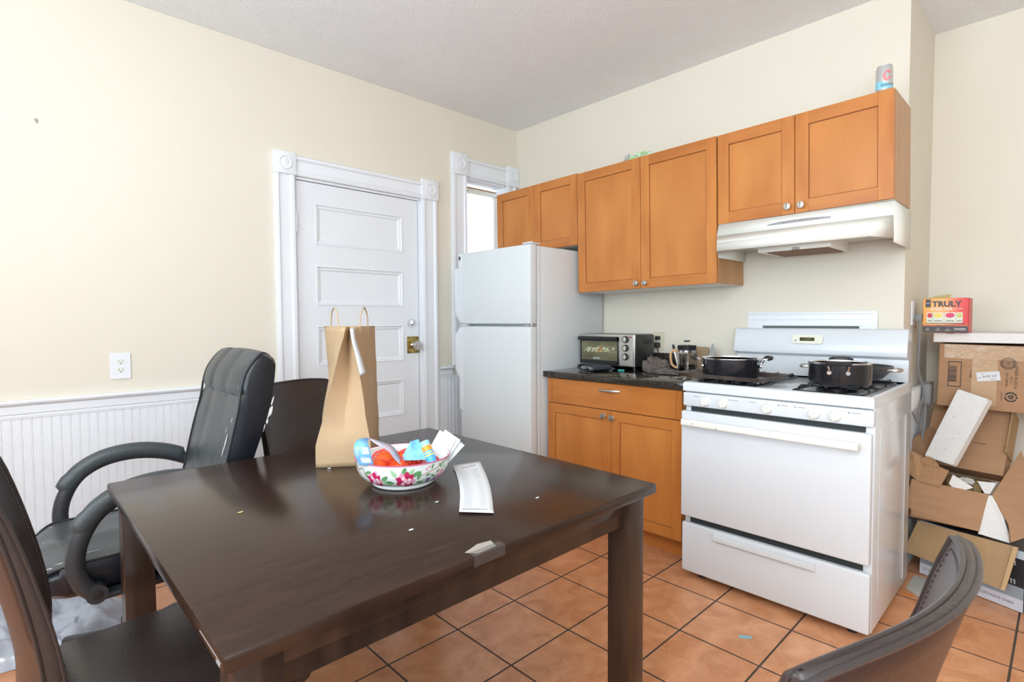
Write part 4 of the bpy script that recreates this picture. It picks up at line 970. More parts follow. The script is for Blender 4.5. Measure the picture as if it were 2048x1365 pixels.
# ------------------------------------------------------------ silver plastic sheeting on the floor under the office chair
b = MB(); random.seed(2)
def sheet(u, v):
    x = -3.32+.62*u; y = -.56+.50*v
    e = max(0, min(1, min(u, 1-u, v, 1-v)*7))
    n1 = noise.noise(V((x*7, y*7, 0))); n2 = noise.noise(V((x*17+5, y*12, 3))); n3 = abs(noise.noise(V((x*30, y*24, 9))))
    h = e**.6*(.050+.045*n1+.030*n2+.018*n3)*(1.0+.8*(1-u))
    return V((x+.05*noise.noise(V((y*5, 2, 0)))+.02*n2, y+.05*noise.noise(V((x*5, 7, 0)))+.02*n1, max(.0015, h)))
b.grid(sheet, 90, 70)
build(b, 'plastic_sheeting', mat('silver_grey_plastic', (.50, .53, .60), .22, .1, noise_s=9, noise_a=.15), loc=(-3.0, -.3, 0), label='crumpled silver-grey plastic sheeting on the floor behind the office chair', cat='plastic sheet', smooth=70, recalc=False)

def unp(px, py, depth):
    """scene point at a given distance in front of the camera along the sight line of a measured feature"""
    return CAM+(_f+R_*((px-1024)/1068.19)+U_*((682.5-py)/1068.19))*depth

# ------------------------------------------------------------ paper bag
t = thing('paper_bag', 'tall brown kraft paper shopping bag standing on the table', 'bag', (-2.16, -1.365, TT))
F1, F2 = V((-2.326, -1.452, 0)), V((-2.187, -1.549, 0)); F3 = F2+V((.188, .271, 0)); F4 = F1+V((.188, .271, 0)); ctr = (F1+F2+F3+F4)/4
b = MB(); HB = .452
T1, T2, T3, T4 = V((-2.262, -1.415, 0)), V((-2.196, -1.525, 0)), V((-2.075, -1.420, 0)), V((-2.125, -1.270, 0))
def xy_at(px, py, d):
    p = CAM+(_f+R_*((px-1024)/1068.19)+U_*((682.5-py)/1068.19))*d; return V((p.x, p.y, 0))
T1, T2, T3, T4 = xy_at(691, 655, 1.72), xy_at(705, 655, 1.70), xy_at(749, 652, 2.0), xy_at(649, 652, 2.02)
def lerp(a, c, k): return a+(c-a)*k
rings = []; NV = 26
for j in range(NV+1):
    f = j/NV; e = f**1.05; z = TT+.001+HB*f
    ea = max(0, (f-.16)/.84)**.95; A, B_, C_, D = lerp(F1, T1, ea), lerp(F2, T2, ea), lerp(F3, T3, e), lerp(F4, T4, e)
    # belly: the lower third keeps its width, the sides dent above it
    k = max(0, (f-.30)/.70)**.8
    inw = ((A+B_+C_+D)/4-(A+B_)/2).normalized()
    ga = lerp(A, B_, .50)+inw*(.085*max(0, (f-.22)/.78)**.6); gb = lerp(C_, D, .5)-inw*.055*k
    bulge = .012*sin(pi*min(1, f*1.6))
    out_r = ((B_+C_)/2-(A+D)/2).normalized()
    ring = [A, lerp(A, ga, .5), ga, lerp(ga, B_, .5), B_, lerp(B_, C_, .25)+out_r*bulge*.5, lerp(B_, C_, .5)+out_r*bulge, lerp(B_, C_, .75)+out_r*bulge*.5, C_, lerp(C_, gb, .5), gb, lerp(gb, D, .5), D, lerp(D, A, .25)-out_r*bulge*.5, lerp(D, A, .5)-out_r*bulge, lerp(D, A, .75)-out_r*bulge*.5]
    rings.append([V((p.x+.0035*noise.noise(V((i*.9, f*7, 1))), p.y+.0035*noise.noise(V((i*.9, f*7, 4))), z)) for i, p in enumerate(ring)])
b.loft(rings, caps=False); b.bm.faces.new([b.bm.verts.new(p) for p in rings[0]])
body = build(b, 'bag_body', M_kraft, t, smooth=18, solid=.0011, recalc=False)
b = MB()
for A, C_ in ((T1, T4), (T2, T3)):
    p, q = lerp(A, C_, .30), lerp(A, C_, .66); z = TT+HB
    for pt in ((p, q),):
        m = (p+q)/2; path = catmull([V((p.x, p.y, z-.035)), V((p.x, p.y, z)), lerp(p, m, .25)+V((0, 0, z+.042)), m+V((0, 0, z+.066)), lerp(q, m, .25)+V((0, 0, z+.046)), V((q.x, q.y, z)), V((q.x, q.y, z-.035))], 6)
        b = MB(); b.tube(path, .0026, 7); build(b, 'twisted_handle', mat('twisted_paper_cord', (.50, .37, .24), .85), t)
b = MB(); b.loft([[list_ for list_ in c] for c in (catmull([unp(700, 658, 1.685), unp(703, 680, 1.67), unp(711, 712, 1.68), unp(720, 752, 1.70)], 5), catmull([unp(709, 657, 1.70), unp(712, 680, 1.69), unp(722, 712, 1.70), unp(732, 747, 1.72)], 5))], closed=False, caps=False)
build(b, 'stapled_slip', [M_paper], t, recalc=False, solid=.0004, smooth=60)

# ------------------------------------------------------------ receipt
t = thing('receipt', 'long white shop receipt lying to the right of the bowl', 'receipt', (-2.09, -1.95, TZ))
A_, B_, C_, D_ = V((-2.008, -1.756, 0)), V((-1.916, -1.781, 0)), V((-2.192, -2.162, 0)), V((-2.252, -2.103, 0))
def rc(u, v):
    p = lerp(lerp(A_, B_, u), lerp(D_, C_, u), v); s = V((.6, -.75, 0))*.010*sin(v*pi*1.1)
    return V((p.x+s.x, p.y+s.y, TZ+.0012+.006*(v-.5)**2*2+.004*max(0, v-.9)*8*(1-u)+.003*max(0, .08-v)*12))
b = MB(); b.grid(rc, 6, 24); rcp = build(b, 'paper_strip', M_paper, t, recalc=False, solid=.0003, smooth=60)
b = MB(); random.seed(8)
def rline(u0, u1, v, w=.0016):
    b.quad([rc(u0, v)+V((0, 0, .0005)), rc(u1, v)+V((0, 0, .0005)), rc(u1, v+w/.45)+V((0, 0, .0005)), rc(u0, v+w/.45)+V((0, 0, .0005))])
for k in range(30):
    v = .14+k*.0255
    if v < .36 or v > .42:
        rline(.12, .12+.35*random.uniform(.6, 1), v); rline(.62, .62+.22*random.uniform(.5, 1), v)
build(b, 'printed_lines', M_greyink, t, recalc=False, smooth=0, kind='stuff').parent = rcp
b = MB(); xd = (rc(.1, .945)-rc(.9, .945)).normalized(); yd = V((0, 0, 1)).cross(xd)
b.text('STOP&SHOP', .0085, plane_M(rc(.45, .945)+V((0, 0, .0012)), xd, yd), 0, sx=1.35)
b.tube(catmull([rc(.25, .09)+V((0, 0, .001)), rc(.4, .075)+V((0, 0, .001)), rc(.5, .085)+V((0, 0, .001)), rc(.6, .06)+V((0, 0, .001)), rc(.7, .07)+V((0, 0, .001)), rc(.78, .045)+V((0, 0, .001))], 4), .0007, 4)
build(b, 'lettering', M_ink, t, smooth=0).parent = rcp

# ------------------------------------------------------------ bowl with its painted flowers
BC = V((-2.203, -1.772, TT+.001)); t = thing('serving_bowl', 'white porcelain bowl painted with red peonies and green leaves', 'bowl', BC)
M = FX(BC)
BP = [(.086, 0), (.090, .003), (.091, .010), (.100, .014), (.116, .024), (.127, .038), (.1325, .054), (.1345, .072), (.136, .078)]
b = MB(); b.lathe([(.002, .004), (.082, .004)]+BP+[(.1345, .080), (.132, .078), (.129, .056), (.122, .038), (.108, .024), (.08, .016), (.002, .014)], 72, M, 0)
def bow(a, h, off=.0007):
    for (r0, z0), (r1, z1) in zip(BP[3:-1], BP[4:]):
        if z0 <= h <= z1: k = (h-z0)/(z1-z0); r = r0+(r1-r0)*k; break
    else: r = BP[-1][0] if h > .05 else BP[3][0]
    return M @ V(((r+off)*cos(a), (r+off)*sin(a), h))
A0 = math.atan2(CAM.y-BC.y, CAM.x-BC.x)
def dec(cx, cz, pts, mi, off=.0007):
    """polygon on the bowl wall: cx metres to the right of the camera-facing line, cz height"""
    P_ = [(max(.015, min(.0765, cz+z)), A0+(cx+x)/.134) for x, z in pts]
    if len(P_) > 2: 
        mid = (sum(p[0] for p in P_)/len(P_), sum(p[1] for p in P_)/len(P_)); c = b.bm.verts.new(bow(mid[1], mid[0], off+.0004)); vs = [b.bm.verts.new(bow(a, h, off)) for h, a in P_]
        for i in range(len(vs)):
            try: b.bm.faces.new((c, vs[i], vs[(i+1) % len(vs)])).material_index = mi
            except ValueError: pass
def leaf(cx, cz, L, ang, w=.38, mi=3, off=.0007):
    ca, sa = cos(ang), sin(ang); pts = [(0, 0), (.25, w*.42), (.55, w*.5), (.8, w*.3), (1, 0), (.8, -w*.3), (.55, -w*.5), (.25, -w*.42)]
    dec(cx, cz, [((x*ca-y*sa)*L, (x*sa+y*ca)*L) for x, y in pts], mi, off)
def flower(cx, cz, R, m1, m2, n=9):
    rr = random.Random(int(cx*1e4)); 
    for k in range(n): a = 2*pi*k/n; leaf(cx+cos(a)*R*.25, cz+sin(a)*R*.25, R*.80, a, .75, m1 if k % 3 else m2, .0008)
    for k in range(7): a = 2*pi*(k+.4)/7; leaf(cx, cz, R*.62, a, .8, m1 if k % 2 else 5, .0013)
    for k in range(5): a = 2*pi*(k+.1)/5; leaf(cx, cz, R*.34, a, .7, m2, .0018)
    dec(cx, cz, [(R*.13*cos(2*pi*k/8), R*.13*sin(2*pi*k/8)) for k in range(8)], 6, .0023)
def branch(pts, w, mi=4):
    P_ = catmull([(x, 0, z) for x, z in pts], 5)
    for p, q in zip(P_[:-1], P_[1:]):
        d = (q-p); l = d.length or 1; nx, nz = -d.z/l*w, d.x/l*w
        dec(0, 0, [(p.x+nx, p.z+nz), (q.x+nx, q.z+nz), (q.x-nx, q.z-nz), (p.x-nx, p.z-nz)], mi, .0006)
for rep in range(2):
    S = rep*.421
    branch([(-.175+S, .070), (-.150+S, .058), (-.130+S, .066), (-.118+S, .052), (-.100+S, .045)], .0012)
    branch([(-.068+S, .022), (-.050+S, .014+.004)], .0018); branch([(-.012+S, .018+.003), (-.030+S, .013+.004)], .0018)
    branch([(.052+S, .048), (.075+S, .056), (.10+S, .060), (.13+S, .072), (.165+S, .074)], .0011)
    for x, z, L, a in ((-.115, .055, .022, 15), (-.135, .03, .020, 250), (-.110, .040, .020, 120), (-.065, .034, .030, 40), (-.060, .032, .030, -25), (-.092, .058, .012, 160), (-.045, .026, .030, 150), (-.026, .030, .028, 170),
                       (-.018, .048, .028, 125), (-.002, .050, .030, 75), (.012, .050, .028, 50), (.022, .048, .030, 28), (.040, .036, .026, 70), (.038, .030, .026, -15), (.036, .024, .022, -60), (.048, .028, .020, 20),
                       (.082, .060, .018, 70), (.080, .050, .018, 200), (.082, .044, .018, -20), (.080, .038, .016, -70), (.104, .040, .014, -100), (.122, .058, .018, 130), (.126, .058, .018, 60), (.132, .052, .018, 20), (.118, .052, .018, 190)):
        leaf(x+S, z, L, radians(a), .42, 3 if (int(x*1000) % 3) else 7)
    flower(-.086+S, .036, .026, 1, 2); flower(.006+S, .036, .028, 1, 2)
    for x, z in ((.074, .070), (.066, .064), (-.077, .062), (-.073, .054)): dec(x+S, z, [(.004*cos(k), .004*sin(k)) for k in range(6)], 2, .001)
    for x, z in ((.074, .028), (.078, .033), (.072, .034), (.076, .024), (.102, .030), (.106, .026), (.103, .023)): dec(x+S, z, [(.0042*cos(k), .0042*sin(k)) for k in range(6)], 8, .001)
    for k in range(6): leaf(.124+S, .034, .022, radians(60*k+10), .6, 2 if k % 2 else 5, .0012)
bd = build(b, 'bowl_body', [M_china, flat('peony_crimson', (.50, .02, .09), .3), flat('peony_pink', (.75, .30, .42), .3), flat('leaf_green', (.12, .30, .12), .3), flat('branch_brown', (.38, .20, .08), .3), flat('petal_pale_pink', (.85, .58, .60), .3), flat('petal_white', (.88, .82, .78), .3), flat('leaf_pale_green', (.34, .52, .30), .3), flat('berry_purple', (.20, .10, .32), .3)], t, smooth=40)
b = MB(); b.lathe([(.1345, .0785), (.1366, .0785), (.1368, .0805), (.1345, .0815)], 72, M, close=True); build(b, 'red_rim_line', flat('rim_rose', (.55, .12, .22), .3), t)
# mandarins in red netting
M_or = mat('mandarin_peel', (.80, .11, .012), .4, bump_s=120, bump=.25); M_net = mat('red_plastic_net', (.85, .045, .02), .4)
om = [(-2.286, -1.772, .062, .034, 'mandarin at the left front of the bowl in red netting'), (-2.238, -1.800, .060, .033, 'second mandarin from the left under the red netting'), (-2.236, -1.735, .070, .034, 'mandarin behind the front two in the bowl'), (-2.178, -1.745, .062, .033, 'mandarin under the blue packaging in the middle of the bowl')]
for x, y, z, r, lab in om:
    b = MB(); q = bmesh.new(); bmesh.ops.create_uvsphere(q, u_segments=28, v_segments=18, radius=r)
    for v in q.verts: v.co = V((x+v.co.x, y+v.co.y, BC.z+z-.012+v.co.z*.86))
    b.add(q); build(b, 'mandarin', M_or, loc=(x, y, BC.z+z-.045), label=lab, cat='fruit', group='mandarins in the bowl', smooth=180)
b = MB(); random.seed(1)
for (x, y, z, rx, ry, rz, sd, n) in ((-2.284, -1.772, .052, .0365, .0365, .033, 1, 3), (-2.225, -1.795, .052, .052, .040, .034, 2, 3), (-2.225, -1.715, .060, .046, .046, .034, 4, 3), (-2.160, -1.740, .060, .045, .038, .030, 5, 3), (-2.145, -1.815, .062, .034, .028, .018, 7, 3)):
    q = bmesh.new(); bmesh.ops.create_icosphere(q, subdivisions=n, radius=1)
    for v in q.verts:
        d = v.co.normalized(); k = 1+.10*noise.noise(d*4+V((sd, 0, 0))); v.co = V((x+d.x*rx*k, y+d.y*ry*k, max(BC.z+.030, BC.z+z-.006+d.z*rz*k)))
    bmesh.ops.wireframe(q, faces=q.faces[:], thickness=.0016, use_replace=True, use_even_offset=False); b.add(q)
build(b, 'produce_net', M_net, loc=(BC.x, BC.y, BC.z+.02), label='red plastic netting stretched over the mandarins in the bowl', cat='netting', smooth=0, recalc=False)
# blue packaging
M_blue = mat('blue_printed_film', (.10, .36, .80), .3, noise_s=16, col2=(.30, .62, .90)); M_blueb = mat('blue_film_back', (.42, .52, .66), .35, noise_s=30, col2=(.60, .45, .50))
t = thing('net_bag_label', 'blue printed band of the mandarin bag arching over the left of the bowl', 'label band', (-2.31, -1.79, BC.z+.07))
def band(pts, w, dirs):
    P_ = catmull(pts, 6); D_ = catmull(dirs, 6); return [(p-d.normalized()*w/2, p+d.normalized()*w/2) for p, d in zip(P_, D_)]
def ribbon(cols, th=.0008, mi=0):
    a = [catmull(c, 6) for c in cols]
    b.loft([list(x) for x in a], closed=False, caps=False, mi=mi)
b = MB()
U = unp
ribbon([[U(719, 931, 1.445), U(708, 905, 1.43), U(713, 882, 1.44), U(734, 876, 1.475)], [U(748, 933, 1.452), U(741, 905, 1.44), U(736, 886, 1.45), U(738, 879, 1.485)]])
ribbon([[U(734, 876, 1.475), U(760, 883, 1.50), U(785, 893, 1.52), U(799, 913, 1.53), U(811, 928, 1.53)], [U(738, 879, 1.485), U(756, 891, 1.47), U(777, 903, 1.48), U(790, 920, 1.49), U(803, 931, 1.50)]], mi=1)
lb = build(b, 'printed_band', [M_blue, M_blueb], t, solid=.0008, smooth=60, recalc=False)
b = MB()
def fr(u, v, off=.0022):
    p = lerp(U(719, 931, 1.445), U(748, 933, 1.452), u); q = lerp(U(713, 882, 1.44), U(736, 886, 1.45), u); r_ = lerp(U(708, 905, 1.43), U(741, 905, 1.44), u)
    w = (1-v)**2*p+2*v*(1-v)*(2*r_-(p+q)/2)+v*v*q; return w+V((-.85, -.53, .25)).normalized()*off
def pan_(u0, u1, v0, v1, mi): b.quad([fr(u0, v0), fr(u1, v0), fr(u1, v1), fr(u0, v1)], mi)
pan_(.30, .92, .10, .28, 0); pan_(.52, .92, .42, .72, 0)
for k in range(9): pan_(.56+.038*k, .575+.038*k, .47, .70, 1)
for k in range(7): pan_(.10, .10+.30*(.6+.4*((k*37) % 5)/5), .34+.045*k, .355+.045*k, 0)
pan_(.10, .46, .66, .69, 2)
build(b, 'band_print', [M_paper, flat('barcode_grey', (.35, .40, .50), .6), flat('label_green_yellow', (.65, .75, .10), .5)], t, smooth=0, recalc=False).parent = lb
b = MB(); t = thing('blue_packet', 'crumpled blue printed packet standing in the middle of the bowl', 'packet', (-2.16, -1.80, BC.z+.06))
def pk(u, v):
    a, c, d, e = U(800, 922, 1.53), U(856, 920, 1.52), U(822, 883, 1.57), U(837, 879, 1.56)
    p = lerp(lerp(a, c, u), lerp(d, e, u), v); n_ = V((-.6, -.75, .2)); return p+n_*(.010*sin(u*5+v*2)+.006*noise.noise(V((u*6, v*6, 2))))
b.grid(pk, 16, 14); build(b, 'packet_film', M_blue, t, solid=.001, smooth=50, recalc=False)
b = MB(); t = thing('striped_tube', 'small light blue tube with orange and yellow stripes beside the blue packet', 'tube', (-2.10, -1.84, BC.z+.07))
p0, p1 = U(866, 928, 1.53), U(848, 884, 1.55); 
for k, (a0, a1, mi) in enumerate(((0, .34, 0), (.34, .40, 2), (.40, .46, 0), (.46, .50, 2), (.50, .56, 0), (.56, .78, 1), (.78, 1, 3))): b.cyl(lerp(p0, p1, a0), lerp(p0, p1, a1), .0145, mi=mi, n=20)
build(b, 'tube_body', [flat('tube_blue', (.08, .38, .75), .3), flat('tube_orange', (.85, .32, .03), .35), flat('tube_yellow', (.85, .68, .10), .35), flat('tube_pale_blue', (.30, .62, .80), .35)], t)
for k, (dx, dz, rot, lab) in enumerate(((0, 0, 0, 'front white envelope standing in the right of the bowl'), (.012, .004, .12, 'middle white envelope behind the front one in the bowl'), (.024, -.003, .26, 'rear white envelope with its corner sticking out right of the bowl'))):
    a, c = V((-2.092+dx, -1.852+dx*.4, .828)), V((-2.066+dx, -1.812+dx, .826))
    up = V((.058, .012, .062)).normalized(); sd = V((.55, -.45, -.25)).normalized(); sd = (sd-up*sd.dot(up)).normalized(); nn2 = up.cross(sd)
    q0 = V((-2.128+dx*1.1, -1.790+dx*.3, .830+dz)); up2 = up*cos(rot)+sd*sin(rot); sd2 = sd*cos(rot)-up*sin(rot)
    b = MB(); b.box(-.002, .056, -.0006, .0006, 0, .080, M=Matrix((sd2, sd2.cross(up2)*-1, up2)).transposed().to_4x4()); b.bm.transform(Matrix.Translation(q0))
    build(b, 'envelope', M_paper, loc=q0, label=lab, cat='envelope', group='envelopes in the bowl', smooth=0)

# ------------------------------------------------------------ the corner by the range: boxes
def obox(b, M, x0, x1, y0, y1, z0, z1, bev=.002, mi=0): b.box(x0, x1, y0, y1, z0, z1, bev, 1, M=M, mi=mi)
# microwave carton on the floor: front edge from A to B
MA, MBp = V((.112, -2.643, 0)), V((-.026, -3.012, 0)); fx = (MBp-MA).normalized(); dep = V((-fx.y, fx.x, 0)); wid = (MBp-MA).length
MM = Matrix((dep, fx*-1, V((0, 0, 1)))).transposed().to_4x4(); MM.translation = MA   # x into the room corner, -y along the front
t = thing('microwave_carton', 'black and grey printed microwave carton on the floor under the open boxes', 'box', MA+dep*.15+fx*.2)
b = MB(); obox(b, MM, 0, .36, -wid, 0, .001, .262, .003, 0)
b.box(-.0006, .0004, -wid+.002, -.002, .003, .055, M=MM, mi=1); b.box(-.0006, .0004, -wid+.002, -.002, .055, .105, M=MM, mi=2); b.box(-.0006, .0004, -wid+.002, -.002, .225, .260, M=MM, mi=3)
b.box(.004, .356, -wid-.0004, -wid+.0006, .003, .10, M=MM, mi=2); b.box(.004, .356, -wid-.0004, -wid+.0006, .10, .225, M=MM, mi=0)
MT = plane_M(MA+V((0, 0, .028))-dep*.0010, fx, (0, 0, 1))
b.text('0.7 CU. FT. HIGH PERFORMANCE MICROWAVE OVEN', .0155, MT @ FX((.016, .002, 0)), 4, align='LEFT', sx=.93)
b.text('AMERICAN TRIM', .010, MT @ FX((.255, .040, 0)), 3, align='LEFT')
for k, zz in enumerate((.085, .165)):
    for q in range(2):
        b.box(0, .004, 0, .020, 0, .001, M=MT @ FX((wid-.045+q*.011, zz, 0)), mi=3); b.box(-.005, .0, .014, .018, 0, .001, M=MT @ FX((wid-.043+q*.011, zz, 0)), mi=3)
mwb = build(b, 'carton_body', [mat('black_print', (.03, .028, .032), .4), mat('pale_grey_print', (.62, .62, .68), .5), mat('mid_grey_print', (.30, .34, .38), .5), mat('light_blue_grey_print', (.52, .58, .62), .45), M_ink], t, smooth=20)
b = MB(); hA, hB = V((.118, -2.636, .262)), V((-.022, -3.000, .262)); lA, lB = V((.020, -2.583, .118)), V((-.062, -2.962, .052))
def pn(px, py, x):
    d = _f+R_*((px-1024)/1068.19)+U_*((682.5-py)/1068.19); return CAM+d*((x-CAM.x)/d.x)
b.quad([pn(1836, 1042, .085), pn(2037, 1096, -.035), pn(2010, 1183, -.085), pn(1808, 1103, .045)], th=.005)
b.quad([pn(2026, 1094, -.0375), pn(2037, 1096, -.0375), pn(2010, 1183, -.0885), pn(2001, 1180, -.0885)], mi=1, th=.0055)
build(b, 'front_flap', [M_card2, mat('cardboard_fold_line', (.50, .33, .17), .8)], t, label='tan carton flap hanging over the front', smooth=0)
# open brown box on top of it
t = thing('open_box', 'brown cardboard box with torn open flaps on top of the microwave carton', 'box', (.25, -2.74, .265))
b = MB(); w_ = .004
X0, X1, Y0, Y1, Z0, Z1 = .085, .36, -2.872, -2.600, .268, .446
for bx in ((X0, X0+w_, Y0, Y1, Z0, Z1), (X1-w_, X1, Y0, Y1, Z0, Z1), (X0, X1, Y0, Y0+w_, Z0, Z1), (X0, X1, Y1-w_, Y1, Z0, Z1), (X0, X1, Y0, Y1, Z0, Z0+w_)): b.box(*bx)
build(b, 'box_walls', M_card, t, smooth=0)
b = MB(); b.quad([pn(1824, 958, .084), pn(1977, 990, .084), pn(1958, 1064, .005), pn(1823, 1031, .020), pn(1822, 1018, .025), pn(1809, 1014, .030)], th=.005); build(b, 'front_flap', M_card, t, smooth=0)
b = MB(); b.quad([pn(1984, 992, .085), pn(2012, 948, .19), pn(2042, 903, .30), pn(2075, 985, .20), pn(2085, 1065, .03), pn(2021, 1086, -.02), pn(2017, 1050, .02)], th=.005); build(b, 'side_flap', M_card, t, smooth=0)
b = MB(); b.quad([pn(1812, 905, .13), pn(1826, 903, .12), pn(1843, 912, .12), pn(1849, 922, .12), pn(1898, 942, .09), pn(1880, 975, .07), pn(1836, 962, .075), pn(1813, 944, .10)], th=.004)
b.quad([pn(1846, 915, .112), pn(1858, 914, .105), pn(1868, 919, .10), pn(1879, 933, .098), pn(1870, 936, .098), pn(1843, 928, .108)], th=.006); build(b, 'torn_flap', [mat('torn_cardboard', (.44, .25, .13), .9, bump_s=90, bump=.8)], t, smooth=0)
b = MB(); b.quad([pn(1818, 902, .20), pn(1830, 874, .22), pn(1876, 848, .34), pn(1876, 915, .20), pn(1850, 925, .16)], th=.004); build(b, 'rear_flap', M_cardin, t, smooth=0)
# white carton end showing below the brown flap
b = MB(); b.loft([[pn(1977, 992, .075), pn(1984, 992, .080), pn(2006, 1032, .045), pn(2018, 1070, .025), pn(2019, 1087, .010), pn(1956, 1068, .010)], [pn(1977, 992, .075)+V((.006, 0, 0)), pn(1984, 992, .080)+V((.006, 0, 0)), pn(2006, 1032, .045)+V((.006, 0, 0)), pn(2018, 1070, .025)+V((.006, 0, 0)), pn(2019, 1087, .010)+V((.006, 0, 0)), pn(1956, 1068, .010)+V((.006, 0, 0))]])
build(b, 'white_card_insert', M_whitecard, loc=(.03, -2.92, .27), label='bent white card hanging between the open box flaps', cat='card', smooth=0)
# small tan carton and white card inside the open box
t = thing('tan_carton', 'small open tan carton inside the brown open box', 'box', (.24, -2.76, .30))
b = MB()
x0, x1, y0, y1 = .17, .24, -2.858, -2.735
for bx in ((x0, x0+.003, y0, y1, .285, .462), (x1, x1+.003, y0, y1, .285, .462), (x0, x1, y0, y0+.003, .285, .470), (x0, x1, y1, y1+.003, .285, .462), (x0, x1, y1-.09, y1-.087, .285, .47)): b.box(*bx)
b.box(x0, x1, y0, y1, .283, .286); build(b, 'carton_body', mat('yellowish_tan_card', (.42, .29, .12), .8), t, smooth=0)
b = MB(); b.quad([pn(1955, 963, .13), pn(1992, 967, .13), pn(1996, 964, .13), pn(1980, 989, .10), pn(1969, 988, .10)], th=.003); build(b, 'white_card_scrap', M_whitecard, loc=(.12, -2.85, .45), label='white triangular card corner at the right end of the open box', cat='card', smooth=0)
b = MB(); b.quad([pn(1898, 968, .09), pn(1906, 950, .10), pn(1925, 962, .10), pn(1947, 976, .09), pn(1930, 981, .085), pn(1905, 975, .085)], th=.003); crumple(b, tuple(pn(1932, 962, .12)), .020, (1, 1.3, .7), 3, .7, 1, 3, 3)
build(b, 'plastic_wrap', [M_whitecard, mat('clear_wrap', (.75, .74, .68), .2, alpha=.6)], loc=(.10, -2.79, .45), label='white card with clear plastic wrap at the foot of the long white box', cat='wrapping', smooth=30)
# long white box leaning in the open box
t = thing('long_white_box', 'long narrow white box leaning upright in the open brown box', 'box', pn(1876, 922, .075))
b = MB(); a0, a1, a2, a3 = pn(1848, 912, .118), pn(1904, 931, .075), pn(1977, 799, .150), pn(1915, 778, .195)
nrm = (a1-a0).cross(a3-a0).normalized(); nrm = nrm if nrm.x > 0 else -nrm
k = pn(1978, 822, .19)-a2; k2 = nrm*.045
b.loft([[a0, a1, a2, a3], [a0+k2, a1+k2, a2+k2, a3+k2]]); bmesh.ops.bevel(b.bm, geom=b.bm.edges[:], offset=.004, segments=2, affect='EDGES')
for (u, v) in ((.3, .62), (.72, .42), (.45, .30), (.55, .18), (.25, .15), (.66, .34)):
    p = a0+(a1-a0)*u+(a3-a0)*v-nrm*.0006; b.tube([p, p+nrm*.0004], .0035, 8, mi=1)
build(b, 'box_body', [M_whitecard, mat('smudge', (.58, .54, .50), .8)], t, smooth=30)
# tilted tall brown box behind
t = thing('tilted_brown_box', 'plain brown box tilted back behind the long white box', 'box', (.33, -2.83, .49))
b = MB(); c0, c1, c2 = pn(2006, 953, .195), pn(1905, 934, .215), pn(2048, 856, .275)
xh = (c0-c1).normalized(); up = (pn(2046, 858, .300)-c0); up = (up-xh*up.dot(xh)).normalized(); nn3 = V((1, .0, 0)); nn3 = xh.cross(up); nn3 = nn3 if nn3.x > 0 else -nn3
MX = Matrix((xh, up, nn3)).transposed().to_4x4(); MX.translation = c0
b.box(-.30, 0, 0, .315, 0, .11, .002, 1, M=MX, mi=0); b.box(-.075-.045, -.075, .135, .1375, -.0006, .0006, M=MX, mi=1)
build(b, 'box_body', [M_card, M_dark], t, smooth=20)
b = MB(); b.box(.0005, .004, .10, .315, -.04, .11, M=MX); build(b, 'side_flap', M_card2, t, smooth=0)
# large printed carton
t = thing('shipping_carton', 'large brown shipping carton taped and printed Made in USA, resting high on the box pile', 'box', (.42, -2.87, .80))
fxx = .262; yL, yR = -2.672, -3.14; zb0, zt0 = .800, 1.103
MC = Matrix.Translation((fxx, yL, zb0)) @ Matrix.Rotation(radians(1.0), 4, 'X')
b = MB(); b.box(0, .325, yR-yL, 0, .0, zt0-zb0, .004, 2, M=MC, mi=0)
MF = plane_M((fxx-.0006, yL, zb0), (0, -1, 0), (0, 0, 1)) ; MF = Matrix.Translation((fxx, yL, zb0)) @ Matrix.Rotation(radians(1.0), 4, 'X') @ plane_M((-.0008, 0, 0), (0, -1, 0), (0, 0, 1))
b.box(.1625, .1650, 0, zt0-zb0, -.0006, .0004, M=MF, mi=1)
b.box(.020, .33, .235, .300, -.0003, .0008, M=MF, mi=2); b.box(.125, .215, .02, .235, -.0003, .0005, M=MF, mi=2)
# barcode panel
for r_ in ((.038, .087, .098, .1015), (.038, .087, .2155, .219), (.038, .0405, .098, .219), (.0845, .087, .098, .219)): b.box(r_[0], r_[1], r_[2], r_[3], 0, .0012, M=MF, mi=1)
random.seed(6); z = .122
while z < .197:
    h = random.choice((.0012, .002, .0032)); b.box(.041, .070, z, z+h, 0, .0012, M=MF, mi=1); z += h+random.choice((.0012, .002, .003))
RM = Matrix.Rotation(-pi/2, 4, 'Z')
for tx, sz, px_, pz_ in (('IDAHO', .0001, 0, 0),): pass
for txt, sz, u, v in (('15-5#J', .013, .122, .165), ('MADE IN U.S.A.', .0155, .278, .158), ('UPS-12', .010, .262, .150), ('12X12X8X40', .012, .247, .150), ('CORRUGATED', .0065, .232, .07)):
    b.text(txt, sz, MF @ FX((u, v, .0012)) @ RM, 1)
MS_ = MF @ FX((.250, .222, .0)); b.lathe([(.0270, .0004), (.0270, .0012), (.0250, .0012), (.0250, .0004)], 40, MS_, 1, close=True); b.lathe([(.0175, .0004), (.0175, .0012), (.0163, .0012), (.0163, .0004)], 40, MS_, 1, close=True)
for k in range(36): a = 2*pi*k/36; b.box(-.0006, .0006, .018, .0240, .0004, .0012, M=MS_ @ Matrix.Rotation(a, 4, 'Z'), mi=1)
for k in range(5): b.box(-.011+.004*abs(k-2)*.5, .011-.004*abs(k-2)*.5, -.009+.0045*k, -.0075+.0045*k, .0004, .0012, M=MS_, mi=1)
MR = MF @ FX((.264, .070, .0)); 
for a0_, a1_ in ((20, 160), (185, 330), (340, 375)):
    b.loft([[(MR @ V((rr*cos(radians(q)), rr*sin(radians(q)), .0012))) for rr in (.0165, .0225)] for q in range(a0_, a1_, 6)], closed=False, caps=False, mi=1)
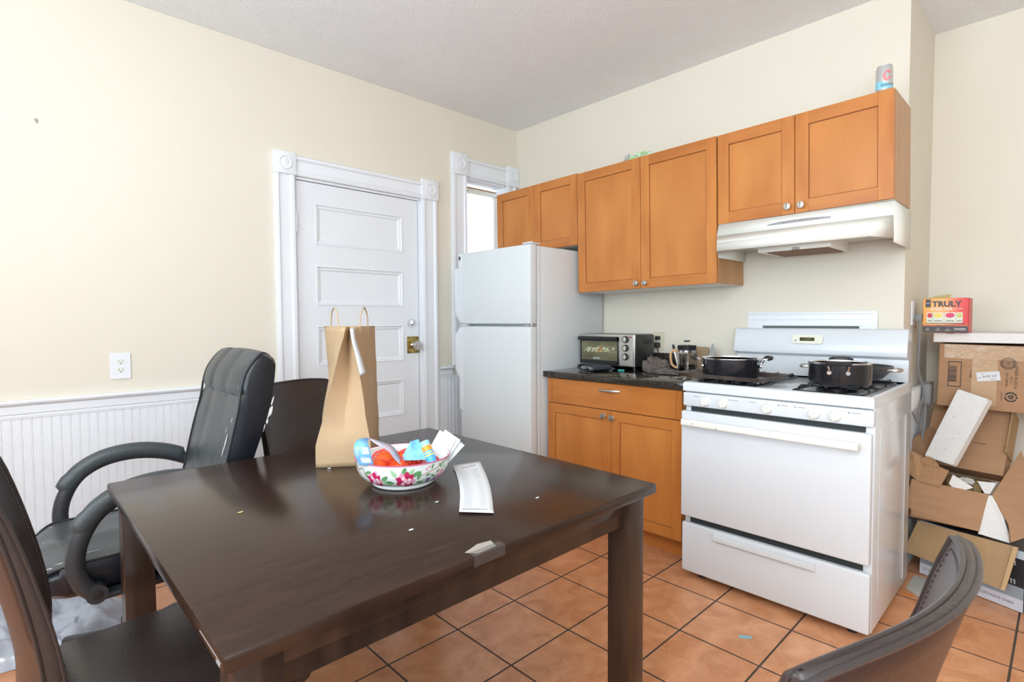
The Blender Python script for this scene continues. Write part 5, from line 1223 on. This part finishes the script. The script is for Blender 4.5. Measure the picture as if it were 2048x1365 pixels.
for k in range(3):
    a = 2*pi*k/3; b.prism([(-.006, .002), (.003, .002), (.003, -.001), (.009, .0045), (.003, .010), (.003, .007), (-.006, .007)], .0012, MR @ Matrix.Rotation(a, 4, 'Z') @ FX((0, .001, 0)), 1)
build(b, 'carton_body', [M_card, M_ink, mat('packing_tape', (.50, .33, .20), .12, coat=.8, sc=(1, 1, 1), bump_s=25, bump=.3)], t, smooth=20)
b = MB(); ML = MF @ FX((.184, .158, .0013)) @ Matrix.Rotation(radians(9), 4, 'Z')
b.prism(rrect(.082, .042, .002), .0006, ML, 0); 
for txt, sz, u, v in (('(27-4479)', .0135, .004, .001), ('mosk', .006, -.018, .013), ('71', .012, -.033, -.004), ('SIMPLE', .007, .014, -.014)):
    b.text(txt, sz, ML @ FX((u, v, .0008)) @ Matrix.Rotation(pi, 4, 'Z'), 1)
build(b, 'address_label', [M_paper, M_ink], t, smooth=0)
# flat white carton on top
t = thing('flat_white_carton', 'flat white carton lying on the large shipping carton', 'box', (.42, -2.87, 1.108))
b = MB(); b.box(.235, .59, -3.16, -2.657, 1.110, 1.156, .002, 1, mi=0); b.box(.2342, .236, -2.735, -2.705, 1.1515, 1.1565, mi=1); build(b, 'carton_body', [M_whitecard, mat('brown_slot', (.30, .18, .10), .8)], t, smooth=0)
b = MB(); b.box(.240, .585, -2.6565, -2.6535, 1.108, 1.155); build(b, 'side_tab', M_card, t, smooth=0, label='brown inner side tab')
# drinks carton
t = thing('drinks_carton', 'orange and red TRULY iced tea drinks carton on top of the box pile', 'box', (.27, -2.71, 1.158))
xf = .195; ya, yb, za, zb_ = -2.619, -2.790, 1.158, 1.320
def grad():
    m = bpy.data.materials.new('orange_to_red_print'); m.use_nodes = True; n = m.node_tree.nodes; l = m.node_tree.links; b_ = n['Principled BSDF']; b_.inputs['Roughness'].default_value = .35
    tc = n.new('ShaderNodeTexCoord'); sp = n.new('ShaderNodeSeparateXYZ'); mr = n.new('ShaderNodeMapRange'); mr.inputs[1].default_value = .10; mr.inputs[2].default_value = -.085
    cr = n.new('ShaderNodeValToRGB'); e = cr.color_ramp.elements; e[0].position = .1; e[0].color = (.86, .36, .04, 1); e[1].position = .98; e[1].color = (.62, .012, .012, 1)
    x = e.new(.45); x.color = (.88, .42, .12, 1); x = e.new(.78); x.color = (.80, .06, .03, 1)
    l.new(tc.outputs['Object'], sp.inputs[0]); l.new(sp.outputs['Y'], mr.inputs[0]); l.new(mr.outputs[0], cr.inputs[0]); l.new(cr.outputs[0], b_.inputs['Base Color']); return m
b = MB(); b.box(xf, xf+.13, yb, ya, za, zb_, .002, 1, mi=0); MD = plane_M((xf-.0008, (ya+yb)/2, za), (0, -1, 0), (0, 0, 1)); W2 = (ya-yb)/2
b.box(-W2+.001, W2-.001, .001, .029, -.0002, .0008, M=MD, mi=1); b.box(-W2+.001, W2-.001, .029, .036, -.0002, .0006, M=MD, mi=2)
b.text('TRULY', .036, MD @ FX((.004, .134, .001)), 1, sx=1.0, bold=.0014); b.text('ICED TEA', .0175, MD @ FX((-.014, .110, .001)), 3, sx=1.1, bold=.0006); b.text('SELTZER', .008, MD @ FX((.048, .111, .001)), 3); b.text('HARD SELTZER', .007, MD @ FX((0, .0335, .0012)), 1, sx=1.5)
b.box(-W2+.010, -W2+.030, .120, .158, 0, .0008, M=MD, mi=1); b.text('NEW', .007, MD @ FX((-W2+.020, .139, .0012)), 3)
for u, s_ in ((-.066, '100'), (-.026, '5%'), (.010, '1g')): b.text(s_, .007, MD @ FX((u, .018, .0012)), 3); b.box(u-.010, u+.010, .0095, .011, .0008, .0012, M=MD, mi=3)
for k in range(2): b.box(.034, .076, .018-.006*k, .020-.006*k, .0008, .0012, M=MD, mi=3)
cols = [(4, 5), (6, 7), (8, 9), (10, 11)]
for k, u in enumerate((-.058, -.026, .018, .052)):
    w2 = .012 if k in (0, 3) else .021; b.prism([(u-w2, .045), (u+w2, .045), (u+w2, .090), (u+w2*.8, .095), (u-w2*.8, .095), (u-w2, .090)], .0010, MD, 4)
    b.prism([(u+w2*.85*cos(q*.785), .078+.012*sin(q*.785)) for q in range(8)], .0018, MD @ FX((0, .003, 0)), 5+k); b.box(u-w2*.7, u+w2*.7, .052, .058, 0, .0014, M=MD, mi=9)
b.box(-.075, .072, .042, .045, 0, .0014, M=MD, mi=1)
build(b, 'carton_body', [grad(), mat('charcoal_print', (.06, .05, .055), .4), mat('dull_red_band', (.42, .12, .05), .4), mat('cream_print', (.80, .72, .62), .5), mat('pale_can_print', (.68, .70, .60), .4), flat('red_fruit', (.6, .03, .06), .4), flat('lemon', (.80, .62, .12), .4), flat('raspberry', (.70, .04, .12), .4), flat('yellow_green_fruit', (.55, .55, .12), .4), flat('dark_can_line', (.30, .32, .22), .5)], t, loc=None, smooth=0)
b = MB(); b.quad([(xf+.02, ya-.01, zb_+.001), (xf+.02, ya-.10, zb_+.001), (xf+.05, ya-.10, zb_+.019), (xf+.055, ya-.045, zb_+.013)], th=.0012); build(b, 'torn_top_flap', mat('yellow_torn_card', (.62, .48, .22), .7), t, smooth=0)
# outlet, plug and cord on the wall return
t, M = outlet('wall_outlet', 'white outlet with a grey plug on the wall return beside the drinks carton', (.190, YR-.0005, 1.250), (1, 0, 0), .074, .118, M_trim, (-1,))
b = MB(); b.box(-.016, .016, -.018, .018, .007, .040, .005, M=M @ FX((0, -.022, 0))); build(b, 'plug', mat('grey_rubber', (.22, .22, .22), .5), t)
b = MB(); p = M @ V((0, -.04, .030)); b.tube(catmull([p, p+V((.004, .0, -.10)), p+V((.012, .004, -.22)), (.235, YR-.034, .92), (.25, YR-.05, .86), (.24, YR-.05, .70), (.22, YR-.03, .45), (.20, YR-.03, .20)], 6), .0055, 8); build(b, 'power_cord', M.__class__ and mat('grey_rubber', (0, 0, 0)), t)
b = MB(); b.box(.232, .282, YR-.075, YR-.036, .795, .905, .014, 3); build(b, 'wall_adapter', mat('grey_rubber', (0, 0, 0)), loc=(.257, YR-.055, .795), label='grey power adapter hanging by the chair rail beside the shipping carton', cat='adapter')
b = MB(); b.tube(catmull([(-.06, YR-.052, .80), (.02, YR-.056, .745), (.08, YR-.05, .755), (.16, YR-.045, .80), (.245, YR-.05, .86)], 6), .005, 8); build(b, 'grey_cable', mat('grey_rubber', (0, 0, 0)), loc=(.05, YR-.05, .75), label='short grey cable sagging from behind the range below the chair rail', cat='cable')
# papers and litter on the floor
b = MB(); b.quad([(-.112, -2.628, .001), (.070, -2.632, .001), (.052, -2.690, .002), (.040, -2.735, .0015), (-.080, -2.770, .001), (-.175, -2.695, .001)], th=.0016, mi=0)
random.seed(12)
for k in range(16): y = -2.645-.0055*k; x = -.10+.02*random.random(); b.box(x, x+.07+.06*random.random(), y-.0013, y, .0022, .0026, mi=1)
build(b, 'newspaper_sheet', [mat('newsprint', (.50, .48, .42), .9), M_greyink], loc=(-.06, -2.69, .001), label='grey printed paper sheet on the floor beside the range', cat='paper', smooth=0)
b = MB(); b.quad([(-.185, -2.628, .001), (-.165, -2.632, .001), (-.172, -2.668, .001), (-.192, -2.655, .001)], th=.001); build(b, 'orange_scrap', flat('orange_scrap', (.75, .25, .04), .6), loc=(-.18, -2.645, .001), label='small orange scrap on the floor at the edge of the range', cat='scrap', smooth=0)
b = MB(); b.quad([(-1.030, -2.262, .001), (-1.010, -2.258, .001), (-.985, -2.294, .001), (-1.003, -2.302, .001)], th=.0008); build(b, 'blue_sticker', flat('sticker_blue', (.25, .52, .60), .5), loc=(-1.01, -2.28, .001), label='small light blue sticker on the tiles before the range', cat='sticker', smooth=0)
b = MB(); b.cyl((-2.905, -.0005, 2.103), (-2.905, -.004, 2.103), .006, n=12); b.cyl((-2.903, -.001, 2.093), (-2.903, -.003, 2.093), .004, mi=0, n=10); build(b, 'wall_nail', flat('grey_nail', (.35, .34, .33), .5), loc=(-2.905, -.002, 2.1), label='small grey nail mark high on the left wall', cat='nail')
